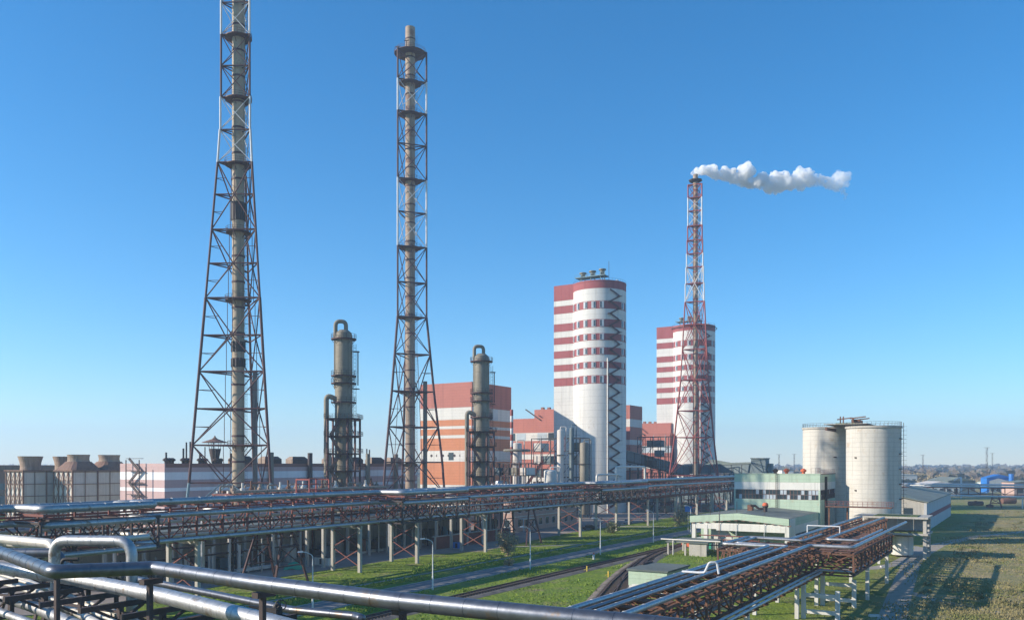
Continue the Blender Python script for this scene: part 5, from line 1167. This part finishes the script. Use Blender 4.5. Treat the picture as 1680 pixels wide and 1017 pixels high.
def steel_frame(label, c, w, dp, h, nx, nz, m, fill=.3):
    th = thing('process_frame', label, 'process frame', c); s0, t0 = ST(c); B = Bars(th)
    for i in range(nx + 1):
        for d_ in (0, dp): B.add('post', W(s0 + d_, t0 + w * i / nx, 0), W(s0 + d_, t0 + w * i / nx, h), .3, m)
    for j in range(1, nz + 1):
        z = h * j / nz
        for d_ in (0, dp): B.add('beam', W(s0 + d_, t0, z), W(s0 + d_, t0 + w, z), .3, m)
        for i in range(nx + 1): B.add('beam', W(s0, t0 + w * i / nx, z), W(s0 + dp, t0 + w * i / nx, z), .26, m)
        B.add('rail', W(s0, t0, z + 1.1), W(s0, t0 + w, z + 1.1), .1, m)
        for i in range(nx):
            if random.random() < .5: B.add('brace', W(s0, t0 + w * i / nx, z - h / nz), W(s0, t0 + w * (i + 1) / nx, z), .18, m)
            if random.random() < fill: gbox('equipment', s0 + .5, s0 + dp - .5, t0 + w * i / nx + .5, t0 + w * (i + 1) / nx - .5, z - h / nz + .2, z - h / nz * .35, random.choice((GALV, PANEL, DARK, COLM)), th)
            if random.random() < .5:
                t = t0 + w * (i + random.random()) / nx; rod('riser', W(s0 - .4, t, z - h / nz), W(s0 - .4, t, z + .8), .16, random.choice((ALU, DARK, RED)), th, 6)
    B.done(); return th
steel_frame('dark multi-storey process frame left of the striped tower', AT(872, 345), 22, 8, 31, 5, 6, BLACK, .35)
steel_frame('low steel frame with ducts right of the striped tower', AT(1034, 372), 16, 8, 17, 4, 4, DARK, .4)
steel_frame('process frame with pipework before the orange hall', AT(806, 300), 14, 8, 21, 4, 5, DARK, .4)
steel_frame('black framework at the foot of the farther striped tower', AT(1046, 420), 16, 7, 34, 4, 7, BLACK, .25)
steel_frame('equipment frame at the foot of the smoking chimney', AT(1122, 376), 11, 9, 15, 3, 3, RED, .5)
xp = thing('crossover_pipework', 'red and white mast with ring pipe and sloping duct before the red hall', 'pipework', AT(840, 330)); p = AT(839.5, 330)
for i in range(7): rod('mast_section', p + Vector((0, 0, 25 + i * 2.4)), p + Vector((0, 0, 27.38 + i * 2.4)), .62, MASTW if i % 2 else MAST3, xp, 10)
rod('mast_foot', p, p + Vector((0, 0, 25)), .45, RED, xp, 10)
lathe('ring_pipe', p + Vector((2, 0, 26)), [(5.0, -.5), (5.4, 0), (5.0, .5), (4.6, 0), (5.0, -.5)], COLM, xp, 24, caps=False); bar('sloping_duct', p + Vector((6, -2, 13)), p + Vector((12, -2, 22)), 1.1, RED, xp)
bar('sloping_duct', p + Vector((-1, -2, 11.5)), p + Vector((6, -2, 13)), 1.0, RED, xp)
ordw = ('leftmost', 'second', 'third', 'fourth', 'fifth', 'sixth', 'rightmost')
for i in range(7):                                      # row of rounded exchangers on the pipe deck
    q = AT(808 + i * 5.2, 285); th = thing('exchanger', ordw[i] + ' of the small bright exchangers in a row below the second column', 'exchanger', q, 'row of bright exchangers')
    lathe('shell', q + Vector((0, 0, 11.5)), [(.3, 0), (.85, .3), (.9, 2.0), (.5, 2.6), (.2, 2.7)], MASTW, th, 12); bar('support', q, q + Vector((0, 0, 11.6)), .4, DARK, th)
dk = thing('pipe_deck', 'brown deck of crowded valves and pipes behind the rack', 'pipe deck', AT(430, 190)); a, b_ = ST(AT(400, 185))[0], ST(AT(520, 220))[0]
s0, t0 = ST(AT(440, 192)); B = Bars(dk)
for i in range(16):
    s = s0 - 10 + i * 3.4
    for t in (t0, t0 - 6): B.add('post', W(s, t, 0), W(s, t, 14.2), .3, RED)
    B.add('beam', W(s, t0 + .5, 14.2), W(s, t0 - 6.5, 14.2), .3, RED)
    lathe('valve', W(s + 1, t0 - 1 - (i % 4), 15.0), [(.2, -.6), (.6, -.3), (.6, .4), (.25, .7), (.25, 1.3 + (i % 3) * .4)], (FAN, ALUW, RUST)[i % 3], dk, 8)
    if i % 2 == 0: tube('link_pipe', [W(s, t0 - 4, 14.6), W(s, t0 - 4, 16.0), W(s + 3, t0 - 4, 16.0), W(s + 3, t0 - 4, 14.6)], .2, FAN, dk, 8)
for k in range(4): B.add('long_pipe', W(s0 - 10, t0 - k * 1.7, 14.8), W(s0 + 42, t0 - k * 1.7, 14.8), .5, (FAN, ALUW, RUST, ALU)[k])
B.done()
pr_ = thing('access_gantry', 'small pink railed gantry standing on the rack beside the taller column', 'gantry', W(120, tN)); B = Bars(pr_)
for s in (112, 117):
    for t in (tN + .2, tN - 3): B.add('post', W(s, t, 13.8), W(s, t, 18.2), .2, MAST3)
    B.add('beam', W(s, tN + .2, 18.1), W(s, tN - 3, 18.1), .2, MAST3)
for t in (tN + .2, tN - 3):
    for z in (16.2, 17.2, 18.2): B.add('rail', W(112, t, z), W(117, t, z), .16, MAST3)
B.done()
# dark sheds, walls and tanks in the shade below the rack
sh = thing('pump_shed', 'low dark shed with pillars behind the left half of the rack', 'shed', W(96, -152))
gbox('back_wall', 80, 166, -147, -146.5, 0, 8.2, CONC, sh); gbox('roof', 78, 168, -148, -134, 8.2, 8.6, ROOF, sh)
for i in range(12): bar('pillar', W(81 + i * 7.6, -135, 0), W(81 + i * 7.6, -135, 8.2), .55, CONC, sh)
for i in range(22): gbox('pump', 82 + i * 3.8, 84 + i * 3.8, -142, -139, .0, 1.4 + (i % 4) * .5, (DARK, GALV, PANEL, RUST)[i % 4], sh)
random.seed(17)
for lab, sa, sb, ta, tb, hh in (('dark open compressor shelter behind the middle of the rack', 150, 214, -146, -129, 7.6), ('grey switch house behind the rack left of the pink office', 178, 196, -164, -150, 9.0)):
    th = thing('shelter' if hh < 8 else 'switch_house', lab, 'shelter' if hh < 8 else 'building', W(sa, tb)); n_ = int((sb - sa) / 6.4)
    if hh < 8:
        gbox('back_wall', sa, sb, ta, ta + .3, 0, hh, CONC, th); gbox('roof', sa - 1, sb + 1, ta - 1, tb + 1, hh, hh + .5, ROOF, th)
        for i in range(n_ + 1): bar('pillar', W(sa + i * 6.4, tb, 0), W(sa + i * 6.4, tb, hh), .45, CONC, th); bar('roof_beam', W(sa + i * 6.4, ta, hh - .3), W(sa + i * 6.4, tb, hh - .3), .4, DARK, th)
        for i in range(n_ * 2):
            s = sa + 1.5 + i * 3.2; hgt = random.uniform(1.4, 5.2); m_ = random.choice((DARK, GALV, RUST, PANEL, COLM, TEAL))
            gbox('machine_base', s - .1, s + 2.1, tb - 8.1, tb - 3.9, 0, .5, CONC, th)
            if i % 3: lathe('machine', W(s + 1, tb - 6, .5), [(1.0, 0), (1.0, hgt * .6), (.6, hgt * .8), (.25, hgt)], m_, th, 12)
            else: gbox('machine', s, s + 2, tb - 8, tb - 4, .5, hgt, m_, th)
            rod('riser', W(s + 1.6, tb - 2.5, 0), W(s + 1.6, tb - 2.5, random.uniform(4, hh)), .15, random.choice((RED, DARK, ALUW)), th, 6)
    else:
        gbox('wall', sa, sb, ta, tb, 0, hh, GALV, th); gbox('roof', sa - .3, sb + .3, ta - .3, tb + .3, hh, hh + .4, ROOF, th)
        for i in range(3): gbox('gate', sa + 1.5 + i * 5.5, sa + 5 + i * 5.5, tb, tb + .12, 0, 4, TEAL, th)
mz = thing('manifold', 'bank of pale vertical pipes standing in the shade behind the rack', 'manifold', W(112, -128)); random.seed(5)
for i in range(34):
    s = 88 + i * 1.15 + random.uniform(-.3, .3); t = -127 - random.uniform(0, 6); h = random.uniform(3.5, 7.6)
    rod('standpipe', W(s, t, 0), W(s, t, h), random.choice((.16, .2, .3)), random.choice((PANEL, DARK, ALU, CONC)), mz, 8)
for z in (4.2, 6.0, 7.3): bar('header', W(87, -129, z), W(128, -129, z), .3, DARK, mz)
bw = thing('brick_wall', 'dark red low wall behind the red trestle', 'wall', W(176, -124)); gbox('wall', 168, 204, -124.4, -124, 0, 3.0, mat('dark_brick', (0.20, 0.075, 0.06), .9, 0, .2, .6, .3, 6), bw); gbox('coping', 167.8, 204.2, -124.6, -123.8, 3.0, 3.2, CONC, bw)
for i in range(6): gbox('pier', 168 + i * 7, 168.6 + i * 7, -123.99, -123.7, 0, 3.0, CONC, bw)
lwl = thing('low_wall', 'low pale concrete wall on the grass edge under the rack', 'wall', GP(440, 937)); a, b_ = GP(385, 941), GP(452, 932); bar('wall', Vector((a.x, a.y, .6)), Vector((b_.x, b_.y, .6)), 1.2, CONCW, lwl, .5)
for i, (x, y, m, w, h, lab) in enumerate(((395, 928, GALV, 3.0, 2.0, 'grey horizontal pump motor on the yard under the rack'), (402, 921, BLUE, 1.2, 1.3, 'small blue machine on the yard under the rack'), (473, 921, CONC, 2.6, 3.4, 'round concrete tank under the leaning trestle'), (482, 933, TARP, 2.6, 1.4, 'heap covered by a green tarpaulin under the trestle'), (533, 927, GWHT, 4.0, 1.6, 'pale low container behind the trestle'), (750, 900, BLUE, 2.0, 1.6, 'small blue cabinet in the shade below the rack'))):
    p = GP(x, y); th = thing(('pump_motor', 'machine', 'round_tank', 'covered_heap', 'container', 'cabinet')[i], lab, ('pump', 'machine', 'tank', 'heap', 'container', 'cabinet')[i], p)
    if i == 0: rod('casing', p + Vector((-w / 2, 0, 1.1)), p + Vector((w / 2, .4, 1.1)), .95, m, th, 14); box('base', p + Vector((0, .2, .15)), (w, 1.6, .3), CONC, th); rod('end_cover', p + Vector((-w / 2 - .4, 0, 1.1)), p + Vector((-w / 2, 0, 1.1)), .6, FAN, th, 12)
    elif i == 2: lathe('shell', p, [(w / 2, 0), (w / 2, h), (w / 2 + .1, h), (w / 2 + .1, h + .2), (.1, h + .3)], m, th, 20)
    elif i == 3:
        v = []; 
        for j in range(5):
            for k in range(5): v.append(p + Vector(((j - 2) * .9, (k - 2) * .7, max(0, 1.5 - .35 * ((j - 2) ** 2 + (k - 2) ** 2) * .8 + random.uniform(-.15, .15)))))
        mesh('tarpaulin', v, [(j * 5 + k, j * 5 + k + 1, j * 5 + k + 6, j * 5 + k + 5) for j in range(4) for k in range(4)], m, th)
    else:
        box('body', p + Vector((0, 0, h / 2 + .15)), (w, w * .5, h), m, th, GA); box('plinth', p + Vector((0, 0, .1)), (w * 1.1, w * .6, .2), CONC, th, GA); box('door', p + Vector((-w * .1, -w * .27, h / 2 + .1)), (w * .3, .12, h * .7), DARK, th, GA); box('lid', p + Vector((0, 0, h + .2)), (w * 1.06, w * .56, .12), DARK, th, GA)

# ------------------------------------------------------------------ right background: far rack, sheds, blue building, poles
fs, ft = ST(GP(1633, 833)); th = thing('pipe_rack', 'low red rack with white pipes crossing the far field', 'pipe rack', W(fs, ft)); B = Bars(th)
rack_span(B, WN, ft - 62, ft + 90, fs, fs + 3.5, 6.3, 9.4, 5.0, RED, .3, False)
B.done()
for t in (ft - 40, ft, ft + 34, ft + 66): trestle(th, WN, t, fs, fs + 3.5, 6.2, RED, 2.6)
for t in (ft + 11, ft - 22): portal(th, WN, t, fs, fs + 3.5, 6.0, .6, False, CONCW)
for i, (z, o_, r, lab) in enumerate(((10.9, .2, .45, 'white pipe along the top of the far field rack'), (9.9, -.5, .3, 'thin pale pipe just below the top of the far field rack'), (5.5, -.6, .42, 'white pipe slung below the far field rack'))):
    pipe(lab, [WN(ft - 100, fs + o_, z), WN(ft + 95, fs + o_, z)], r, MASTW, seam=0, n=10)
def shed(label, x0, x1, d, h, wallm, roofm, dp=18, rise=1.5, win=0, name='shed'):
    a, b_ = AT(x0, d), AT(x1, d); th = thing(name, label, 'shed', a); w = b_.x - a.x
    box('wall', (a.x + w / 2, d + dp / 2, h / 2), (w, dp, h), wallm, th)
    mesh('roof', [(a.x - .4, d - .4, h), (b_.x + .4, d - .4, h), (b_.x + .4, d + dp + .4, h), (a.x - .4, d + dp + .4, h), (a.x + w / 2, d - .4, h + rise), (a.x + w / 2, d + dp + .4, h + rise)], [(0, 1, 4), (2, 3, 5), (1, 2, 5, 4), (3, 0, 4, 5)], roofm, th)
    for k in range(win): box('window', (a.x + w * (k + .5) / win, d - .02, h * .45), (w / win * .55, .2, h * .4), GLASS, th)
    return th
shed('cream shed with low pitched roof beyond the far rack', 1516, 1574, 560, 7.0, GWHT, PANEL, 20, 2.2, 5)
shed('grey shed with dark roof behind the cream shed', 1556, 1600, 590, 9.0, GALV, ROOFG, 30, 2.5)
bl = shed('blue building with white gable front and dark doorways', 1619, 1662, 620, 10.5, BLUE, BLUE, 8, 2.6, 0, 'blue_building')
a = AT(1623, 619.6); mesh('white_front', [(a.x, 619.5, 0), (a.x + 13.5, 619.5, 0), (a.x + 13.5, 619.5, 8.4), (a.x + 6.5, 619.5, 10.2), (a.x, 619.5, 8.4)], [(0, 1, 2, 3, 4)], CONCW, bl)
for k in range(3): box('doorway', (a.x + 2.2 + k * 4.4, 619.3, 2.6), (2.6, .3, 3.6), GLASS, bl)
rod('blue_tank', AT(1659, 616, 9.5) + Vector((0, 0, -4)), AT(1659, 616, 9.5) + Vector((0, 0, 4)), 1.6, BLUE, bl, 12)
shed('long white shed far off right behind the silos', 1462, 1505, 760, 11, CONCW, CONCW, 30, 1, 4)
shed('dark shed before the long white shed', 1468, 1503, 640, 8, GALV, ROOF, 14, 1)
shed('pinkish brick shed at the right edge', 1664, 1720, 540, 9, BRICK, ROOFG, 14, 1.2, 3)
shed('small white house beyond the green block', 1283, 1302, 640, 16, GWHT, ROOF, 12, 1, 3, 'house')
shed('tiny mint green kiosk in the far yard', 1597, 1606, 700, 4.5, GREEN, GREEN, 6, .6)
shed('small cream kiosk beside the blue building', 1609, 1615, 700, 5.5, GWHT, GREEN, 6, .6)
hp = thing('pipe_arch', 'white pipe arch before the grey shed', 'pipe arch', AT(1577, 520)); tube('arch', [AT(1566, 530, 10.5), AT(1577, 520, 12.6), AT(1577, 520, 0)], .5, MASTW, hp, 10); tube('branch', [AT(1577, 520, 3), AT(1620, 520, 3)], .3, MASTW, hp, 8)
def mast(label, x, d, h):
    p = AT(x, d); th = thing('pylon', label, 'pylon', p, 'far pylons on the horizon')
    for sx in (-1, 1):
        for sy in (-1, 1): bar('leg', p + Vector((sx * .8, sy * .8, 0)), p + Vector((sx * .25, sy * .25, h)), .14, DARK, th)
    for k in range(6):
        z = h * k / 6; w = .8 - .5 * k / 6; bar('brace', p + Vector((-w, -w, z)), p + Vector((w, -w, z + h / 6)), .16, DARK, th)
    bar('crossarm', p + Vector((-2.6, 0, h)), p + Vector((2.6, 0, h)), .2, DARK, th); return th
for lab, x, d, h in (('thicker pylon standing left of the blue building roof', 1619, 700, 34), ('thin pylon right of the thicker pylon', 1628, 1000, 33), ('thin far pylon above the warehouse roof', 1514, 900, 30), ('thin pylon left of the silos', 1278, 850, 30), ('thin pylon left of the white house', 1303, 1000, 32), ('pylon near the transfer house', 1256, 800, 26)): mast(lab, x, d, h)
for i, (x, y, w, h) in enumerate(((1655, 826, 7, 3), (1601, 829, 7, 2.2), (1624, 832, 3, 1.4))):
    p = GP(x, y); th = thing('wreck', ('rusty orange tank lying in the dry grass by the far rack', 'dark rusted wagon in the grass behind the warehouse shadow', 'small rusty box beside the far trestle')[i], 'scrap', p)
    rod('shell', p + Vector((-w / 2, 0, h * .5)), p + Vector((w / 2, .3, h * .5)), h * .5, RUST if i != 1 else DARK, th, 14); bar('skid', p + Vector((-w / 2, 0, .15)), p + Vector((w / 2, .3, .15)), .3, DARK, th); box('hatch', p + Vector((0, 0, h)), (1, .8, .5), RUST, th)
for i, (x, y) in enumerate(((1496, 926), (1449, 930), (1490, 897), (1435, 1011))):
    p = GP(x, y); th = thing('litter_block', ('small pale block at the bend of the concrete path', 'small pinkish block on the grass before the path', 'grey slab beside the dirt track', 'flat pale slab on the grass at the lower edge')[i], 'block', p)
    v = [p + Vector((a_ * (.5 + .2 * (i == 3)), b2 * .3, z)) for z in (0, .3) for a_, b2 in ((-1, -1), (1, -.8), (.9, 1), (-1.1, .9))]; mesh('block', v, BOXF, CONCW, th)

# ------------------------------------------------------------------ bushes, woods, grass
random.seed(21); rng = np.random.default_rng(4)
def bush(label, p, r, h, leafm, n=900, name='bush', dens=1.0, group=None):
    th = thing(name, label, 'bush' if name == 'bush' else 'tree', p, group); b = []
    for k in range(16):
        a = random.uniform(0, 6.28); q = p + Vector((math.cos(a) * r * random.uniform(.2, .8), math.sin(a) * r * random.uniform(.2, .8), h * random.uniform(.5, .95))); m_ = p.lerp(q, .5) + Vector((0, 0, h * .1)); b += [(p, m_, .12, .12), (m_, q, .07, .07)]
    joined('branches', b, BARK, th, None); v = []; f = []
    cl = [(random.uniform(0, 6.28), random.uniform(.1, .75), random.uniform(.12, .85), random.uniform(.2, .38)) for _ in range(13)]
    for i in range(n):
        a, rr, zz_, cr = random.choice(cl); c = p + Vector((math.cos(a) * r * rr, math.sin(a) * r * rr, h * zz_)); d = Vector((random.gauss(0, 1), random.gauss(0, 1), random.gauss(0, 1))).normalized() * random.random() ** .4
        c = c + Vector((d.x * r * cr * 1.6, d.y * r * cr * 1.6, d.z * h * cr)); c.z = max(c.z, .1); s_ = random.uniform(.12, .3) * dens; x = Vector((random.gauss(0, 1), random.gauss(0, 1), random.gauss(0, .6))).normalized(); y = x.orthogonal().normalized(); k = len(v)
        v += [c - x * s_, c + y * s_ * .6, c + x * s_, c - y * s_ * .6]; f.append((k, k + 1, k + 2, k + 3))
    mesh('crown', v, f, leafm, th); return th
bush('round autumn-brown bush on the lawn before the dark red wall', GP(833, 910), 2.8, 5.0, LEAFB, 1500)
bush('twiggy brown bush under the far rack by the blue sign', GP(1115, 862), 4.2, 7.0, LEAFB, 1300)
bush('dark evergreen behind the twiggy bush under the rack', GP(1122, 858), 2.6, 8.0, LEAFG, 1300)
bush('small yellowed shrub on the verge near the road', GP(833, 927), 1.4, 1.3, LEAFB, 400)
bush('low green shrub below the rack right of the office', GP(1005, 874), 2.6, 3.2, LEAFG, 800)
for i, (x, y, r, h) in enumerate(((1530, 800, 9, 9), (1545, 798, 10, 11), (1497, 803, 6, 7), (1590, 800, 8, 8), (1606, 798, 7, 6), (1512, 797, 11, 12), (1668, 806, 6, 6))):
    bush(('bare brown tree beyond the far rack, left of the cream shed', 'wider bare tree behind the cream shed', 'bare bush between warehouse roof and white pipe', 'brown scrub tree beside the grey shed', 'low scrub left of the blue building', 'tallest bare tree behind the far sheds', 'scrub beside the pinkish brick shed')[i], GP(x, y), r, h, LEAFB, 900, 'scrub_tree', 3.2)
# distant wood to the horizon: one mass
v = []; f = []
def clump(x, y, r, h):
    for k in range(7):
        c = np.array((x, y, h * rng.uniform(.25, .95))) + rng.normal(0, 1, 3) * (r * .5, r * .5, h * .1); a = rng.normal(0, 1, 3); a /= np.linalg.norm(a); b = np.cross(a, rng.normal(0, 1, 3)); b /= np.linalg.norm(b); i = len(v); w = r * rng.uniform(.35, .7)
        v.extend((c - a * w, c + b * w * .8, c + a * w, c - b * w * .8)); f.append((i, i + 1, i + 2, i + 3))
for _ in range(4200):
    d = 780 + 2900 * rng.random() ** 1.3; x = rng.uniform(-.75, .95) * d; px = x / d * F + 840
    if px < 1180 and d < 1300: continue
    clump(x, d, rng.uniform(5, 10) * (1 + d / 3000), rng.uniform(4.5, 9.5) * (.75 + d / 4500))
tag(mesh('distant_wood', v, f, WOOD), 'brown leafless wood stretching along the horizon', 'wood', kind='stuff')
# tufts on the verge and on the dry field: one mass each
def tufts(name, label, n, gen, m, hgt, wid):
    V_ = []; F_ = []
    for _ in range(n):
        p = gen()
        if p is None: continue
        h = hgt * rng.uniform(.5, 1.4)
        for k in range(3):
            a = rng.uniform(0, 6.28); dx, dy = math.cos(a) * wid, math.sin(a) * wid; i = len(V_); lx, ly = rng.normal(0, .3, 2) * h
            V_.extend(((p[0] - dx, p[1] - dy, 0), (p[0] + dx, p[1] + dy, 0), (p[0] + lx, p[1] + ly, h))); F_.append((i, i + 1, i + 2))
    tag(mesh(name, V_, F_, m), label, 'grass', kind='stuff')
def field():
    d = 112 + 300 * rng.random() ** 1.4; x = rng.uniform(1330, 1740); p = AT(x, d); s, t = ST(p)
    if t < -16 + 6 * math.sin(s / 11) + rng.normal(0, 3): return None
    if noise.noise(Vector((p.x * .05, p.y * .05, 3))) + .5 * noise.noise(Vector((p.x * .3, p.y * .3, 8))) < rng.normal(-.05, .25): return None
    return p
def verge():
    s = rng.uniform(60, 330); t = rng.choice((rng.uniform(-109, -100), rng.uniform(-98, -92.3), rng.uniform(-85.6, -79.2), rng.uniform(-72.5, -45))); p = W(s, t)
    if noise.noise(Vector((p.x * .1, p.y * .1, 9))) < 0: return None
    return p
DRYG = mat('dry_grass_blade', (0.30, 0.255, 0.12), 0.9, 0, 0.4, 0.2, two=((0.19, 0.21, 0.06), 0.12, 0.47))
GRNG = mat('green_grass_blade', (0.20, 0.29, 0.03), 0.9, 0, 0.35, 0.2, two=((0.27, 0.29, 0.06), 0.15, 0.55))
tufts('dry_grass', 'tall dry grass tufts on the field right of the silos', 60000, field, DRYG, .24, .10)
tufts('verge_grass', 'short green grass tufts on the verges', 30000, verge, GRNG, .30, .10)

SCRUB = mat('scrub_weed', (0.13, 0.125, 0.045), 0.9, 0, 0.4, 0.25, two=((0.24, 0.185, 0.09), 0.15, 0.5))
V_ = []; F_ = []
for _ in range(520):
    d = 116 + 260 * rng.random() ** 1.3; p = AT(rng.uniform(1370, 1740), d); s, t = ST(p)
    if t < -15 or noise.noise(Vector((p.x * .035, p.y * .035, 5))) < rng.normal(.08, .1): continue
    r = rng.uniform(.4, 1.5); h = r * rng.uniform(.5, 1.0)
    for k in range(int(26 * r) + 14):
        c = np.array((p.x, p.y, 0)) + rng.normal(0, 1, 3) * (r * .55, r * .55, h * .3) + (0, 0, h * .45); c[2] = abs(c[2]); a_ = rng.normal(0, 1, 3) * (.6, .6, 1); a_ /= np.linalg.norm(a_); b_2 = np.cross(a_, rng.normal(0, 1, 3)); b_2 /= np.linalg.norm(b_2); w = rng.uniform(.12, .3); i = len(V_)
        V_.extend((c - a_ * w, c + b_2 * w * .5, c + a_ * w, c - b_2 * w * .5)); F_.append((i, i + 1, i + 2, i + 3))
tag(mesh('field_scrub', V_, F_, SCRUB), 'scattered brown-green weeds and scrub on the dry field', 'scrub', kind='stuff')

# ------------------------------------------------------------------ smoke plume
pk = ((182, 226, 13), (196, 216, 18), (222, 203, 27), (262, 198, 33), (300, 205, 30), (345, 192, 42), (352, 226, 30), (392, 225, 28), (450, 212, 44), (500, 222, 42), (520, 262, 30), (470, 250, 24), (560, 250, 40), (622, 196, 52), (660, 195, 36), (600, 262, 42), (665, 270, 42), (720, 285, 38), (772, 242, 44), (745, 262, 40), (800, 305, 40), (825, 325, 36), (872, 345, 22), (885, 232, 46), (945, 232, 50), (905, 285, 48), (960, 285, 42), (1010, 290, 34), (1075, 215, 50), (1125, 212, 46), (1085, 280, 38), (1040, 245, 42), (1165, 250, 42), (1215, 245, 34), (1245, 235, 36), (1290, 255, 36), (1335, 262, 40), (1400, 225, 46), (1455, 225, 44), (1420, 275, 40), (1385, 300, 32), (1480, 260, 26), (1455, 322, 18), (1472, 352, 12), (1462, 385, 12))
bm = bmesh.new(); random.seed(3); DS = 405; sc_ = DS / F / 4.94
for x, y, r in pk:
    px, py = 1100 + x / 4.94, 240 + y / 4.94; c = Vector(((px - 840) / F * DS, DS + random.uniform(-.6, .6) * r * sc_ + (x - 182) * .006, CZ + (HY - py) / F * DS)); R = r * sc_ * 1.28
    bmesh.ops.create_icosphere(bm, subdivisions=2, radius=R, matrix=Matrix.Translation(c))
    for k in range(7):
        d = Vector((random.gauss(0, 1), random.gauss(0, 1), random.gauss(.3, 1))).normalized(); bmesh.ops.create_icosphere(bm, subdivisions=2, radius=R * random.uniform(.3, .5), matrix=Matrix.Translation(c + d * R * .8))
me = bpy.data.meshes.new('smoke_plume'); bm.to_mesh(me); bm.free(); sm = link('smoke_plume', me, Matrix.Identity(4), None)
rm = sm.modifiers.new('skin', 'REMESH'); rm.mode = 'VOXEL'; rm.voxel_size = .35; rm.use_smooth_shade = True
tx = bpy.data.textures.new('puff', 'CLOUDS'); tx.noise_scale = 1.4; tx.noise_depth = 3; dm = sm.modifiers.new('billow', 'DISPLACE'); dm.texture = tx; dm.texture_coords = 'GLOBAL'; dm.strength = 1.3; dm.mid_level = .5
mv = bpy.data.materials.new('smoke'); mv.use_nodes = True; nt = mv.node_tree; nt.nodes.remove(nt.nodes['Principled BSDF']); pv = nt.nodes.new('ShaderNodeVolumePrincipled'); pv.inputs['Color'].default_value = (1, 1, 1, 1); pv.inputs['Anisotropy'].default_value = .1
pn = nt.nodes.new('ShaderNodeNewGeometry'); nn = nt.nodes.new('ShaderNodeTexNoise'); nn.inputs['Scale'].default_value = .45; nn.inputs['Detail'].default_value = 5; nt.links.new(pn.outputs['Position'], nn.inputs['Vector'])
mr = nt.nodes.new('ShaderNodeMapRange'); mr.inputs[1].default_value = .36; mr.inputs[2].default_value = .60; mr.inputs[3].default_value = .02; mr.inputs[4].default_value = 1.7; nt.links.new(nn.outputs['Fac'], mr.inputs[0])
sx_ = nt.nodes.new('ShaderNodeSeparateXYZ'); nt.links.new(pn.outputs['Position'], sx_.inputs[0]); fd = nt.nodes.new('ShaderNodeMapRange'); x_end = (1412 - 840) / F * DS      # the plume thins downwind
for i_, v_ in zip((1, 2, 3, 4), (x_end - 46, x_end, 1.0, .16)): fd.inputs[i_].default_value = v_
nt.links.new(sx_.outputs[0], fd.inputs[0]); mm = nt.nodes.new('ShaderNodeMath'); mm.operation = 'MULTIPLY'; nt.links.new(mr.outputs[0], mm.inputs[0]); nt.links.new(fd.outputs[0], mm.inputs[1]); nt.links.new(mm.outputs[0], pv.inputs['Density'])
nt.links.new(pv.outputs[0], nt.nodes['Material Output'].inputs['Volume']); me.materials.append(mv); tag(sm, 'billowing white smoke plume drifting right from the red and white chimney', 'smoke', kind='stuff')

# ------------------------------------------------------------------ haze
hz = mesh('haze', [(x, y, z) for z in (-1, 182) for x, y in ((-4000, -1000), (4000, -1000), (4000, 4000), (-4000, 4000))], BOXF, None)
hz.data.materials.clear(); mh = bpy.data.materials.new('haze'); mh.use_nodes = True; nt = mh.node_tree; nt.nodes.remove(nt.nodes['Principled BSDF']); pv = nt.nodes.new('ShaderNodeVolumePrincipled'); pv.inputs['Color'].default_value = (.62, .80, 1.0, 1); pv.inputs['Density'].default_value = .00026; pv.inputs['Anisotropy'].default_value = .2
nt.links.new(pv.outputs[0], nt.nodes['Material Output'].inputs['Volume']); hz.data.materials.append(mh); tag(hz, 'thin pale haze over the whole plant', 'haze', kind='stuff')
